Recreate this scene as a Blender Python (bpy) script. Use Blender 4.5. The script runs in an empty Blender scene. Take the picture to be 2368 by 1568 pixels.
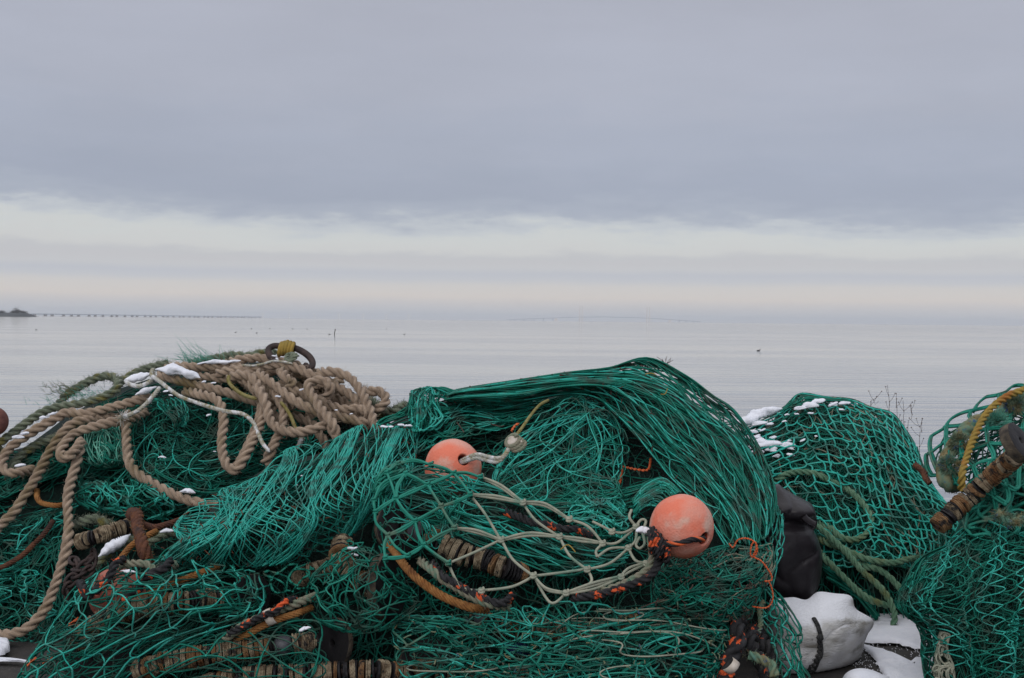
import bpy, math, random
import numpy as np
from mathutils import Matrix, Vector

random.seed(7)
scene = bpy.context.scene
COL = scene.collection
R = math.radians

# ------------------------------------------------------------------ camera
FPX = 3437.0                       # focal length for a picture 2367 wide
EYE = np.array([0.0, 0.0, 1.4])
pitch, roll = 43.0 / FPX, 0.0099
fwd = np.array([0.0, math.cos(pitch), -math.sin(pitch)])
up0 = np.array([0.0, math.sin(pitch), math.cos(pitch)])
X0 = np.array([1.0, 0.0, 0.0])
right = X0 * math.cos(roll) + up0 * math.sin(roll)
upv = up0 * math.cos(roll) - X0 * math.sin(roll)
cam_d = bpy.data.cameras.new("camera")
cam = bpy.data.objects.new("camera", cam_d)
COL.objects.link(cam)
cam_d.sensor_fit = 'HORIZONTAL'
cam_d.angle = 2 * math.atan(1183.5 / FPX)
cam_d.clip_start = 0.05
cam_d.clip_end = 90000.0
M = Matrix.Identity(4)
for r_ in range(3):
    M[r_][0], M[r_][1], M[r_][2], M[r_][3] = right[r_], upv[r_], -fwd[r_], EYE[r_]
cam.matrix_world = M
scene.camera = cam


def P(u, v, Y):
    """point of the place that lies Y metres ahead on the sight line u, v"""
    u, v, Y = np.broadcast_arrays(np.asarray(u, float), np.asarray(v, float), np.asarray(Y, float))
    d = fwd + ((u - 1183.5) / FPX)[..., None] * right + (-(v - 784.0) / FPX)[..., None] * upv
    return EYE + d * (Y / d[..., 1])[..., None]


def ground_Y(u, v, z=0.0):
    d = fwd + (u - 1183.5) / FPX * right - (v - 784.0) / FPX * upv
    return (z - EYE[2]) / d[2] * d[1]


REG = {'Z1': (0, 1200), 'Z2': (900, 1200), 'Z3': (1800, 1200), 'Z4': (2696, 1350),
       'B1': (0, 1748), 'B2': (900, 1748), 'B3': (1800, 1748), 'B4': (2696, 1748)}


def uv(reg, pts):
    x0, y0 = REG[reg]
    p = np.asarray([list(x)[:2] for x in pts], float)
    return (np.array([x0, y0]) + p / 2.24) / 1.5615


def table(vs, ys):
    return lambda v: np.interp(v, vs, ys)


F_CENTRE = table([830, 950, 1060, 1150, 1250, 1400, 1568, 1700], [6.40, 6.25, 6.0, 5.6, 5.3, 5.15, 5.0, 4.95])
F_LEFT = table([790, 900, 1000, 1100, 1250, 1400, 1500, 1700], [7.4, 7.2, 7.05, 6.9, 6.68, 6.52, 6.42, 6.3])
F_MID = table([900, 1000, 1100, 1250, 1440, 1600], [7.7, 7.4, 7.2, 7.0, 6.85, 6.8])
F_EDGE = table([880, 1000, 1150, 1250, 1400, 1568, 1700], [6.2, 6.0, 5.8, 5.65, 5.55, 5.5, 5.5])


def path(reg, pts, F, d=0.0):
    """traced points -> (u, v, Y) rows"""
    q = uv(reg, pts)
    p = np.asarray([list(x)[2] if len(x) > 2 else 0.0 for x in pts])
    return np.column_stack([q, F(q[:, 1]) + d + p])


# ------------------------------------------------------------------ numeric helpers
def cweights(t, n):
    t = np.clip(np.asarray(t, float), -0.05, 1.05) * (n - 1)
    i = np.clip(np.floor(t).astype(int), 0, max(n - 2, 0))
    f = t - i
    W = np.zeros((len(t), n))
    if n == 1:
        W[:, 0] = 1
        return W
    w = [(-f**3 + 2*f**2 - f) / 2, (3*f**3 - 5*f**2 + 2) / 2, (-3*f**3 + 4*f**2 + f) / 2, (f**3 - f**2) / 2]
    r = np.arange(len(t))
    for k in range(4):
        np.add.at(W, (r, np.clip(i - 1 + k, 0, n - 1)), w[k])
    return W


def peval(ctrl, A, B):
    sh = A.shape
    Wa = cweights(A.ravel(), ctrl.shape[0])
    Wb = cweights(B.ravel(), ctrl.shape[1])
    return np.einsum('ni,nj,ijk->nk', Wa, Wb, ctrl).reshape(sh + (ctrl.shape[2],))


class Sines:
    def __init__(s, seed, dim, freq, n=7):
        g = np.random.default_rng(seed)
        d = g.normal(size=(n, dim))
        d /= np.linalg.norm(d, axis=1)[:, None]
        s.k = d * np.asarray(freq) * 2 * math.pi * g.uniform(0.5, 1.5, (n, 1))
        s.p = g.uniform(0, 6.28, n)
        s.n = n

    def __call__(s, X):
        return np.sin(X @ s.k.T + s.p).sum(-1) / math.sqrt(s.n)


def smooth(pts, step):
    """Catmull-Rom through world points, evenly resampled"""
    pts = np.asarray(pts, float)
    n = len(pts)
    t = np.linspace(0, 1, max(n * 24, 40))
    q = cweights(t, n) @ pts
    L = np.r_[0, np.cumsum(np.linalg.norm(np.diff(q, axis=0), axis=1))]
    m = max(int(L[-1] / step), 3)
    s = np.linspace(0, L[-1], m + 1)
    return np.column_stack([np.interp(s, L, q[:, k]) for k in range(pts.shape[1])])


def frames(p):
    t = np.gradient(p, axis=0)
    t /= np.linalg.norm(t, axis=1)[:, None] + 1e-12
    n = np.zeros_like(p)
    ref = np.array([0, 1.0, 0.1]) if abs(t[0][1]) < 0.9 else np.array([1.0, 0, 0])
    v = np.cross(t[0], ref)
    n[0] = v / np.linalg.norm(v)
    for i in range(1, len(p)):
        v = n[i-1] - t[i] * np.dot(n[i-1], t[i])
        n[i] = v / (np.linalg.norm(v) + 1e-12)
    return t, n, np.cross(t, n)


# ------------------------------------------------------------------ mesh helpers
class Mb:
    """collects vertices and polygons for one mesh"""
    def __init__(s):
        s.v, s.f, s.m, s.n = [], [], [], 0

    def add(s, v, f, mat=0):
        v = np.asarray(v, float).reshape(-1, 3)
        f = np.asarray(f, int)
        s.v.append(v)
        s.f.append(f + s.n)
        s.m.append(np.full(len(f), mat) if np.isscalar(mat) else np.asarray(mat))
        s.n += len(v)
        return s

    def tubes(s, A, r, k=4, mat=0, cap=False):
        """A: (S, N, 3) centre lines; r scalar or (S, N)"""
        A = np.asarray(A, float)
        if A.ndim == 2:
            A = A[None]
        S, N, _ = A.shape
        t = np.gradient(A, axis=1)
        t /= np.linalg.norm(t, axis=2, keepdims=True) + 1e-12
        ref = np.array([0.12, 1.0, 0.21])
        n1 = np.cross(t, ref)
        l = np.linalg.norm(n1, axis=2, keepdims=True)
        n1 = np.where(l < 0.08, np.cross(t, np.array([1.0, 0.1, 0.2])), n1)
        n1 /= np.linalg.norm(n1, axis=2, keepdims=True) + 1e-12
        n2 = np.cross(t, n1)
        th = np.arange(k) * 2 * math.pi / k
        r = np.broadcast_to(np.asarray(r, float), (S, N)) if np.ndim(r) != 1 else np.broadcast_to(np.asarray(r)[:, None], (S, N))
        V = A[:, :, None, :] + r[:, :, None, None] * (np.cos(th)[None, None, :, None] * n1[:, :, None, :] + np.sin(th)[None, None, :, None] * n2[:, :, None, :])
        idx = np.arange(S * N * k).reshape(S, N, k)
        a, b = idx[:, :-1, :], idx[:, 1:, :]
        F = np.stack([a, np.roll(a, -1, 2), np.roll(b, -1, 2), b], -1).reshape(-1, 4)
        if np.ndim(mat):
            mat = np.repeat(np.asarray(mat), (N - 1) * k)
        return s.add(V, F, mat)

    def blobs(s, C, r, mat=0, squash=None, seed=0):
        """small knots: 14-point lumps"""
        C = np.asarray(C, float).reshape(-1, 3)
        if not len(C):
            return s
        base, faces = _KNOT
        g = np.random.default_rng(seed)
        q = base[None] * g.uniform(0.75, 1.2, (len(C), len(base), 1))
        r = np.broadcast_to(np.asarray(r, float), (len(C),))
        V = C[:, None, :] + q * r[:, None, None]
        F = (faces[None] + (np.arange(len(C)) * len(base))[:, None, None]).reshape(-1, faces.shape[1])
        return s.add(V, F, mat)

    def grid(s, V, mat=0, closed_u=False):
        """V: (a, b, 3)"""
        a, b, _ = V.shape
        idx = np.arange(a * b).reshape(a, b)
        if closed_u:
            i2 = np.roll(idx, -1, 1)
            F = np.stack([idx[:-1], i2[:-1], i2[1:], idx[1:]], -1).reshape(-1, 4)
        else:
            F = np.stack([idx[:-1, :-1], idx[:-1, 1:], idx[1:, 1:], idx[1:, :-1]], -1).reshape(-1, 4)
        return s.add(V, F, mat)

    def build(s, name, mats, parent=None, origin=None, smooth_=True):
        V = np.concatenate(s.v)
        root = np.zeros(3)
        if parent is not None:
            root = np.array(parent.matrix_basis.translation)
            pp = parent.parent
            while pp is not None:
                root = root + np.array(pp.matrix_basis.translation)
                pp = pp.parent
        if origin is None:
            origin = np.array([V[:, 0].mean(), V[:, 1].mean(), V[:, 2].min()])
        origin = np.asarray(origin, float)
        V = V - origin
        me = bpy.data.meshes.new(name)
        me.vertices.add(len(V))
        me.vertices.foreach_set('co', V.astype(np.float32).ravel())
        nl = sum(f.size for f in s.f)
        me.loops.add(nl)
        me.loops.foreach_set('vertex_index', np.concatenate([f.ravel() for f in s.f]).astype(np.int32))
        tot = np.concatenate([np.full(len(f), f.shape[1]) for f in s.f])
        me.polygons.add(len(tot))
        st = np.r_[0, np.cumsum(tot)[:-1]]
        me.polygons.foreach_set('loop_start', st.astype(np.int32))
        me.polygons.foreach_set('loop_total', tot.astype(np.int32))
        me.polygons.foreach_set('material_index', np.concatenate(s.m).astype(np.int32))
        me.polygons.foreach_set('use_smooth', np.full(len(tot), bool(smooth_)))
        for m in (mats if isinstance(mats, (list, tuple)) else [mats]):
            me.materials.append(m)
        me.update(calc_edges=True)
        me.validate()
        o = bpy.data.objects.new(name, me)
        COL.objects.link(o)
        if parent is not None:
            o.parent = parent
        o.location = origin - root
        return o


def _mk_knot():
    v = [(1, 0, 0), (-1, 0, 0), (0, 1, 0), (0, -1, 0), (0, 0, 1), (0, 0, -1)]
    f = [(0, 2, 4), (2, 1, 4), (1, 3, 4), (3, 0, 4), (2, 0, 5), (1, 2, 5), (3, 1, 5), (0, 3, 5)]
    return np.array(v, float), np.array(f)


_KNOT = _mk_knot()


def tag(o, label=None, cat=None, group=None, kind=None):
    if label:
        o['label'] = label
    if cat:
        o['category'] = cat
    if group:
        o['group'] = group
    if kind:
        o['kind'] = kind
    return o


def thing(name, loc, label, cat, group=None):
    o = bpy.data.objects.new(name, None)
    COL.objects.link(o)
    o.empty_display_size = 0.1
    o.location = [float(x) for x in loc]
    return tag(o, label, cat, group)


def rope_mesh(mb, pts, r, pitch=5.4, strands=3, k=None, mats=(0,), step=0.24, groove=0.54, fade=False, phase=0.0, wob=0.0, seed=0):
    """laid rope: a lobed section turned along the centre line"""
    p = smooth(pts, r * step)
    if wob:
        s1 = Sines(seed + 5, 3, 1.6)
        s2 = Sines(seed + 9, 3, 1.6)
        p = p + np.column_stack([s1(p), 0 * s1(p), s2(p)]) * wob
    t, n, b = frames(p)
    N = len(p)
    k = k or strands * 8
    L = np.r_[0, np.cumsum(np.linalg.norm(np.diff(p, axis=0), axis=1))]
    phi = phase + L / (pitch * r) * 2 * math.pi
    th = np.arange(k) * 2 * math.pi / k
    per = 2 * math.pi / strands
    dlt = ((th + per / 2) % per) - per / 2
    c, rr = groove * r, (1 - groove) * r
    sl = c * np.sin(dlt)
    rad = c * np.cos(dlt) + np.sqrt(np.maximum(rr * rr - sl * sl, (0.12 * r) ** 2))
    g = Sines(seed + 1, 1, 3.0)
    g3 = Sines(seed + 6, 1, 2.2)
    phi = phi + 0.30 * g3(L[:, None])
    rad = rad[None] * (1 + 0.055 * g(L[:, None]))[:, None]
    if fade:
        e = np.clip(np.minimum(L, L[-1] - L) / (r * 1.2), 0.05, 1) ** 0.5
        rad = rad * e[:, None]
    ang = th[None] + phi[:, None]
    V = p[:, None] + rad[..., None] * (np.cos(ang)[..., None] * n[:, None] + np.sin(ang)[..., None] * b[:, None])
    idx = np.arange(N * k).reshape(N, k)
    i2 = np.roll(idx, -1, 1)
    Fq = np.stack([idx[:-1], i2[:-1], i2[1:], idx[1:]], -1)
    sid = (np.floor((th + per / 2) / per).astype(int)) % strands
    mi = np.asarray([mats[x % len(mats)] for x in sid])
    mb.add(V, Fq.reshape(-1, 4), np.broadcast_to(mi, (N - 1, k)).ravel())
    base = mb.n - N * k
    for e, order in ((0, -1), (N - 1, 1)):
        ring = idx[e][::order]
        mb.v.append(p[e][None])
        c_i = mb.n
        mb.n += 1
        rg = ring + base
        mb.f.append(np.stack([rg, np.roll(rg, -1), np.full(k, c_i)], -1))
        mb.m.append(np.full(k, mats[0]))
    return p


def hairs(mb, p, r, n, length, hr=0.0006, seed=0, mat=0, down=0.0):
    """frayed fibres standing off a line of points"""
    g = np.random.default_rng(seed)
    i = g.integers(0, len(p), n)
    d = g.normal(size=(n, 3))
    d /= np.linalg.norm(d, axis=1)[:, None]
    d2 = d + g.normal(size=(n, 3)) * 0.6 + np.array([0, 0, -down])
    ln = length * g.uniform(0.3, 1.0, (n, 1))
    a = p[i] + d * r * 0.75
    A = np.stack([a, a + d * ln * 0.5, a + d * ln * 0.5 + d2 * ln * 0.5], 1)
    mb.tubes(A, hr, 3, mat)


# ------------------------------------------------------------------ netting
def net(ctrl, n, m, seed, jit=0.3, bow=0.35, bowd=0.006, fold=0.03, foldf=(1.2, 5.0), clump=0.0, lift=0.0,
        sub=4, warp=0.0, brange=(0, 1), lay=0.004):
    """diamond mesh over a patch of the heap: strands along the first direction, knotted to both neighbours in turn"""
    g = np.random.default_rng(seed)
    Kb = (np.arange(n + 1)[:, None] / n + g.normal(0, jit * 0.5 / n, (n + 1, m + 1)))
    Ka = (np.arange(m + 1)[None] / m + g.normal(0, jit * 0.35 / m, (n + 1, m + 1)))
    Ka += Sines(seed + 3, 2, 1.5)(np.stack(np.broadcast_arrays(Kb, Ka), -1)) * 0.35 / m
    Kd = g.normal(0, lay, (n + 1, m + 1))
    I, J = np.meshgrid(np.arange(n), np.arange(m + 1), indexing='ij')
    pi = np.where((I + J) % 2 == 0, I + 1, I)
    A, B, D = Ka[pi, J], Kb[pi, J], Kd[pi, J]
    t = np.arange(sub) / sub
    def fill(X):
        Y = X[:, :-1, None] * (1 - t) + X[:, 1:, None] * t
        return np.concatenate([Y.reshape(n, -1), X[:, -1:]], 1)
    hump = np.tile(np.sin(np.pi * t), m)
    hump = np.r_[hump, 0]
    def segs(sd):
        x = np.repeat(g.normal(0, sd, (n, m)), sub, 1)
        return np.concatenate([x, x[:, -1:]], 1) * hump
    A, B, D = fill(A), fill(B), fill(D)
    B = B + segs(bow / n)
    A = A + segs(bow * 0.25 / m)
    D = D + segs(bowd)
    X = np.stack([A, B], -1)
    s1 = Sines(seed + 11, 2, np.array(foldf))
    s2 = Sines(seed + 12, 2, np.array(foldf) * 1.3)
    s3 = Sines(seed + 13, 2, 1.4)
    B2 = B + clump * s2(X) / max(foldf[1], 1) + warp * s3(X)
    A2 = A + warp * 0.5 * Sines(seed + 14, 2, 1.4)(X)
    B2 = brange[0] + (brange[1] - brange[0]) * B2
    q = peval(ctrl, A2, B2)
    Y = q[..., 2] + fold * s1(X) + D - lift
    pts = P(q[..., 0], q[..., 1], Y)
    kn = pts[:, ::sub][:, 1:-1]
    kn = kn[(I + J)[:, 1:-1] % 2 == 0]
    return pts, kn


def tangle(ctrl, n, steps, seed, ds=0.03, turn=0.35, thick=0.05, lift=0.0, aspect=1.0, head=None, spread=3.2):
    """loose strands wandering over a patch"""
    g = np.random.default_rng(seed)
    lim = g.uniform(-0.04, 0.10, n)
    a = g.uniform(0.02, 0.98, n)
    b = g.uniform(0.02, 0.98, n)
    h = g.uniform(-spread, spread, n) + (0 if head is None else head)
    curv = g.normal(0, turn, n)
    d = g.uniform(0, thick, n)
    A, B, D = [a], [b], [d]
    dd = g.normal(0, thick * 0.12, n)
    for _ in range(steps - 1):
        curv = 0.82 * curv + g.normal(0, turn * 0.5, n)
        h = h + curv
        a = a + ds * np.cos(h)
        b = b + ds * np.sin(h) * aspect
        out = (a < lim) | (a > 1 - lim) | (b < lim) | (b > 1 - lim)
        tgt = np.arctan2((0.5 - b), (0.5 - a))
        df = (tgt - h + math.pi) % (2 * math.pi) - math.pi
        h = np.where(out, h + 0.45 * df, h)
        a, b = np.clip(a, -0.06, 1.06), np.clip(b, -0.06, 1.06)
        dd = 0.8 * dd + g.normal(0, thick * 0.1, n)
        d = np.clip(d + dd, -thick * 0.15, thick)
        A.append(a); B.append(b); D.append(d)
    A, B, D = (np.stack(x, 1) for x in (A, B, D))
    for _ in range(2):
        A[:, 1:-1] = (A[:, :-2] + 2 * A[:, 1:-1] + A[:, 2:]) / 4
        B[:, 1:-1] = (B[:, :-2] + 2 * B[:, 1:-1] + B[:, 2:]) / 4
    q = peval(ctrl, A, B)
    return P(q[..., 0], q[..., 1], q[..., 2] + D - lift)


def patch(reg, rows, F, d=0.0):
    """rows of traced points (x, y[, extra depth]) -> control grid (u, v, Y)"""
    out = []
    for row in rows:
        q = uv(reg, row)
        e = np.array([x[2] if len(x) > 2 else 0.0 for x in row])
        out.append(np.column_stack([q, F(q[:, 1]) + d + e]))
    return np.asarray(out)


def TR(c):
    return np.swapaxes(c, 0, 1)


# ------------------------------------------------------------------ materials
def lin(r, g, b):
    f = lambda c: (c / 255 / 12.92) if c / 255 <= 0.04045 else ((c / 255 + 0.055) / 1.055) ** 2.4
    return (f(r), f(g), f(b), 1.0)


def mat(name, c1, c2=None, rough=0.7, scale=20.0, detail=4.0, c3=None, scale3=6.0, bump=0.0, bscale=80.0, lo=0.35, hi=0.65, lo3=0.55, hi3=0.65,
        spec=0.3, sheen=0.0, stretch=(1, 1, 1)):
    m = bpy.data.materials.new(name)
    m.use_nodes = True
    nt = m.node_tree
    N, Lk = nt.nodes, nt.links
    bs = N['Principled BSDF']
    bs.inputs['Roughness'].default_value = rough
    bs.inputs['Specular IOR Level'].default_value = spec
    if sheen:
        bs.inputs['Sheen Weight'].default_value = sheen
    geo = N.new('ShaderNodeNewGeometry')
    mp = N.new('ShaderNodeMapping')
    mp.inputs['Scale'].default_value = stretch
    Lk.new(geo.outputs['Position'], mp.inputs['Vector'])
    def noise(sc, de):
        x = N.new('ShaderNodeTexNoise')
        x.inputs['Scale'].default_value = sc
        x.inputs['Detail'].default_value = de
        Lk.new(mp.outputs[0], x.inputs['Vector'])
        return x
    def remap(src, a, b):
        x = N.new('ShaderNodeMapRange')
        x.inputs['From Min'].default_value = a
        x.inputs['From Max'].default_value = b
        Lk.new(src, x.inputs['Value'])
        return x.outputs[0]
    def mix(f, a, b):
        x = N.new('ShaderNodeMix')
        x.data_type = 'RGBA'
        Lk.new(f, x.inputs['Factor'])
        for sk, val in ((x.inputs[6], a), (x.inputs[7], b)):
            if isinstance(val, tuple):
                sk.default_value = val
            else:
                Lk.new(val, sk)
        return x.outputs[2]
    c1 = tuple(c1[:3]) + (1.0,)
    out = c1
    if c2:
        out = mix(remap(noise(scale, detail).outputs['Fac'], lo, hi), c1, tuple(c2[:3]) + (1.0,))
    if c3:
        out = mix(remap(noise(scale3, 5.0).outputs['Fac'], lo3, hi3), out, tuple(c3[:3]) + (1.0,))
    if isinstance(out, tuple):
        bs.inputs['Base Color'].default_value = out
    else:
        Lk.new(out, bs.inputs['Base Color'])
    if bump:
        b_ = N.new('ShaderNodeBump')
        b_.inputs['Strength'].default_value = bump
        b_.inputs['Distance'].default_value = 0.01
        Lk.new(noise(bscale, 6.0).outputs['Fac'], b_.inputs['Height'])
        Lk.new(b_.outputs[0], bs.inputs['Normal'])
    return m


m_teal = mat('teal_twine', (0.020, 0.37, 0.30), (0.07, 0.47, 0.39), 0.75, 22, c3=(0.05, 0.17, 0.14), scale3=11, lo3=0.50, hi3=0.64, bump=0.5, bscale=420, spec=0.2)
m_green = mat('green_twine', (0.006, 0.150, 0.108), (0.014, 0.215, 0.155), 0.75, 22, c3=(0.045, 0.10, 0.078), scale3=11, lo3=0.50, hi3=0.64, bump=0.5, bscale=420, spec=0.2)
m_dark = mat('dark_and_shaded_twine', (0.004, 0.055, 0.040), (0.009, 0.10, 0.073), 0.8, 16, c3=(0.045, 0.085, 0.065), scale3=11, lo3=0.52, hi3=0.66)  # dark strands; on lower layers it paints the shade between meshes
m_thick = mat('braided_green_twine', (0.010, 0.185, 0.13), (0.02, 0.25, 0.185), 0.65, 20, c3=(0.10, 0.17, 0.12), scale3=7, lo3=0.56, hi3=0.68, bump=0.3, bscale=500)
m_pile = mat('netting_with_painted_shade', (0.002, 0.008, 0.007), (0.004, 0.020, 0.015), 0.9, 60, bump=0.8, bscale=140)  # near-black base paints the deep shade inside the heaps
m_beige = mat('pale_braided_twine', (0.26, 0.285, 0.225), (0.36, 0.36, 0.28), 0.8, 26, c3=(0.17, 0.25, 0.19), scale3=10, bump=0.35, bscale=600)
m_tan = mat('tan_rope', (0.27, 0.195, 0.14), (0.40, 0.30, 0.22), 0.85, 30, c3=(0.17, 0.125, 0.06), scale3=5, lo3=0.55, hi3=0.7, bump=0.5, bscale=380, sheen=0.2)
m_moss = mat('mossy_rope', (0.105, 0.135, 0.085), (0.19, 0.215, 0.15), 0.9, 40, c3=(0.17, 0.15, 0.035), scale3=12, bump=0.6, bscale=300, sheen=0.3)
m_grope = mat('green_rope', (0.075, 0.17, 0.105), (0.13, 0.23, 0.15), 0.85, 30, c3=(0.12, 0.13, 0.05), scale3=5, bump=0.4, bscale=300)
m_cord = mat('frosted_cord', (0.50, 0.50, 0.47), (0.25, 0.215, 0.11), 0.9, 60, c3=(0.68, 0.68, 0.70), scale3=30, lo3=0.5, hi3=0.6, bump=0.5, bscale=250)
m_mosscord = mat('ochre_cord', (0.19, 0.155, 0.045), (0.28, 0.25, 0.11), 0.9, 50, bump=0.5, bscale=300)
m_snow = mat('snow', (0.80, 0.81, 0.88), (0.74, 0.76, 0.84), 0.7, 30, bump=0.35, bscale=120, spec=0.2)
m_buoy = mat('orange_float', (0.74, 0.19, 0.115), (0.68, 0.32, 0.25), 0.6, 8, 8, c3=(0.64, 0.40, 0.32), scale3=13, lo3=0.56, hi3=0.70, bump=0.35, bscale=130, lo=0.40, hi=0.60)
m_buoydull = mat('dull_red_float', (0.36, 0.085, 0.055), (0.42, 0.16, 0.12), 0.7, 12, 8, c3=(0.22, 0.14, 0.11), scale3=14, bump=0.3, bscale=130)
m_hole = mat('float_bore', (0.55, 0.08, 0.04), (0.45, 0.10, 0.06), 0.6, 30)
m_black = mat('black_rope', (0.012, 0.012, 0.014), (0.03, 0.029, 0.031), 0.8, 50, bump=0.4, bscale=300)
m_orange = mat('orange_strand', (0.55, 0.085, 0.018), (0.62, 0.15, 0.06), 0.7, 40)
m_blackor = mat('black_rope_with_orange_flecks', (0.014, 0.013, 0.015), (0.03, 0.03, 0.033), 0.8, 40, c3=(0.62, 0.10, 0.03), scale3=26, lo3=0.60, hi3=0.62)
m_fleck = mat('pale_rope_with_green_flecks', (0.23, 0.20, 0.15), (0.17, 0.20, 0.14), 0.85, 40, c3=(0.10, 0.21, 0.15), scale3=22, bump=0.3, bscale=300)
m_rustwire = mat('rusty_wire_rope', (0.24, 0.095, 0.026), (0.34, 0.165, 0.055), 0.8, 40, c3=(0.14, 0.055, 0.02), scale3=14, bump=0.5, bscale=350)
m_rust = mat('rust', (0.075, 0.032, 0.022), (0.14, 0.055, 0.028), 0.85, 30, c3=(0.03, 0.02, 0.02), scale3=9, bump=0.6, bscale=120)
m_iron = mat('dark_iron', (0.035, 0.026, 0.026), (0.065, 0.042, 0.038), 0.7, 30, bump=0.5, bscale=160)
m_yellow = mat('yellow_rope', (0.36, 0.235, 0.05), (0.26, 0.19, 0.05), 0.8, 30, c3=(0.32, 0.12, 0.03), scale3=8, bump=0.4, bscale=400)
m_disc = mat('worn_canvas_rubber', (0.37, 0.30, 0.205), (0.16, 0.112, 0.07), 0.9, 38, 6, c3=(0.03, 0.026, 0.024), scale3=34, lo3=0.57, hi3=0.64, bump=0.8, bscale=260, lo=0.4, hi=0.62)
m_discrust = mat('rust_stained_rubber', (0.30, 0.185, 0.095), (0.18, 0.08, 0.032), 0.9, 38, 6, c3=(0.03, 0.024, 0.022), scale3=34, lo3=0.55, hi3=0.64, bump=0.8, bscale=260)
m_rubber = mat('black_rubber', (0.012, 0.011, 0.013), (0.022, 0.020, 0.022), 0.6, 20, bump=0.3, bscale=60)
m_rim = mat('worn_rubber_edge', (0.13, 0.105, 0.075), (0.035, 0.03, 0.027), 0.9, 30, 6, bump=0.6, bscale=150)
m_bobbin = mat('grey_bobbin', (0.060, 0.063, 0.076), (0.095, 0.098, 0.11), 0.55, 25, bump=0.2, bscale=90)
m_tape = mat('pale_tape', (0.62, 0.56, 0.50), (0.45, 0.38, 0.32), 0.7, 40)
m_sack = mat('white_sack', (0.58, 0.57, 0.56), (0.76, 0.76, 0.79), 0.85, 9, 6, c3=(0.22, 0.205, 0.175), scale3=7.0, lo3=0.50, hi3=0.70, bump=0.6, bscale=70, stretch=(1, 1, 2.6))
m_print = mat('black_print', (0.02, 0.02, 0.022), (0.06, 0.06, 0.06), 0.8, 60)
m_tarp = mat('black_tarpaulin', (0.019, 0.016, 0.020), (0.030, 0.026, 0.030), 0.42, 12, c3=(0.04, 0.037, 0.042), scale3=90, lo3=0.66, hi3=0.8, bump=0.2, bscale=40)
m_fray = mat('frayed_fibre', (0.20, 0.155, 0.075), (0.10, 0.21, 0.155), 0.9, 25, c3=(0.05, 0.10, 0.20), scale3=30, lo3=0.60, hi3=0.66)
m_frayteal = mat('teal_fibre', (0.08, 0.33, 0.25), (0.16, 0.40, 0.31), 0.9, 30)
m_weed = mat('dry_stalk', (0.10, 0.065, 0.05), (0.06, 0.04, 0.035), 0.9, 40)
m_blue = mat('blue_cloth', (0.01, 0.025, 0.10), (0.015, 0.035, 0.14), 0.8, 20)

# snow settled on the upper faces of the sack
nt_ = m_sack.node_tree
bs_ = nt_.nodes['Principled BSDF']
src = bs_.inputs['Base Color'].links[0].from_socket
ge = nt_.nodes.new('ShaderNodeNewGeometry')
sp = nt_.nodes.new('ShaderNodeSeparateXYZ')
nt_.links.new(ge.outputs['Normal'], sp.inputs[0])
nz = nt_.nodes.new('ShaderNodeTexNoise')
nz.inputs['Scale'].default_value = 16.0
nz.inputs['Detail'].default_value = 6.0
nt_.links.new(ge.outputs['Position'], nz.inputs['Vector'])
ad = nt_.nodes.new('ShaderNodeMath')
ad.operation = 'MULTIPLY_ADD'
ad.inputs[1].default_value = 0.9
nt_.links.new(nz.outputs['Fac'], ad.inputs[0])
nt_.links.new(sp.outputs['Z'], ad.inputs[2])
mr_ = nt_.nodes.new('ShaderNodeMapRange')
mr_.inputs['From Min'].default_value = 0.74
mr_.inputs['From Max'].default_value = 1.04
nt_.links.new(ad.outputs[0], mr_.inputs['Value'])
mi_ = nt_.nodes.new('ShaderNodeMix')
mi_.data_type = 'RGBA'
nt_.links.new(mr_.outputs[0], mi_.inputs['Factor'])
nt_.links.new(src, mi_.inputs[6])
mi_.inputs[7].default_value = (0.80, 0.81, 0.87, 1)
nt_.links.new(mi_.outputs[2], bs_.inputs['Base Color'])

# ------------------------------------------------------------------ sky, sun, air
world = bpy.data.worlds.new("World")
scene.world = world
world.use_nodes = True
nt = world.node_tree
N, Lk = nt.nodes, nt.links
bg = N['Background']
SUN_EL, SUN_AZ = R(32), R(200)       # veiled sun, high behind the camera
sky = N.new('ShaderNodeTexSky')
sky.sky_type = 'NISHITA'
sky.sun_disc = False
sky.sun_elevation = SUN_EL
sky.sun_rotation = SUN_AZ
tc = N.new('ShaderNodeTexCoord')
sep = N.new('ShaderNodeSeparateXYZ')
Lk.new(tc.outputs['Generated'], sep.inputs[0])


def wmath(op, a, b=None, clamp=False):
    x = N.new('ShaderNodeMath')
    x.operation = op
    x.use_clamp = clamp
    for k, v in enumerate((a, b)):
        if v is None:
            continue
        if isinstance(v, (int, float)):
            x.inputs[k].default_value = v
        else:
            Lk.new(v, x.inputs[k])
    return x.outputs[0]


def wnoise(sc, scale, detail=5.0, rough=0.55, off=(0, 0, 0)):
    mp = N.new('ShaderNodeMapping')
    mp.inputs['Scale'].default_value = sc
    mp.inputs['Location'].default_value = off
    Lk.new(tc.outputs['Generated'], mp.inputs[0])
    x = N.new('ShaderNodeTexNoise')
    x.inputs['Scale'].default_value = scale
    x.inputs['Detail'].default_value = detail
    x.inputs['Roughness'].default_value = rough
    Lk.new(mp.outputs[0], x.inputs['Vector'])
    return wmath('SUBTRACT', x.outputs['Fac'], 0.5)


z = sep.outputs['Z']
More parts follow.
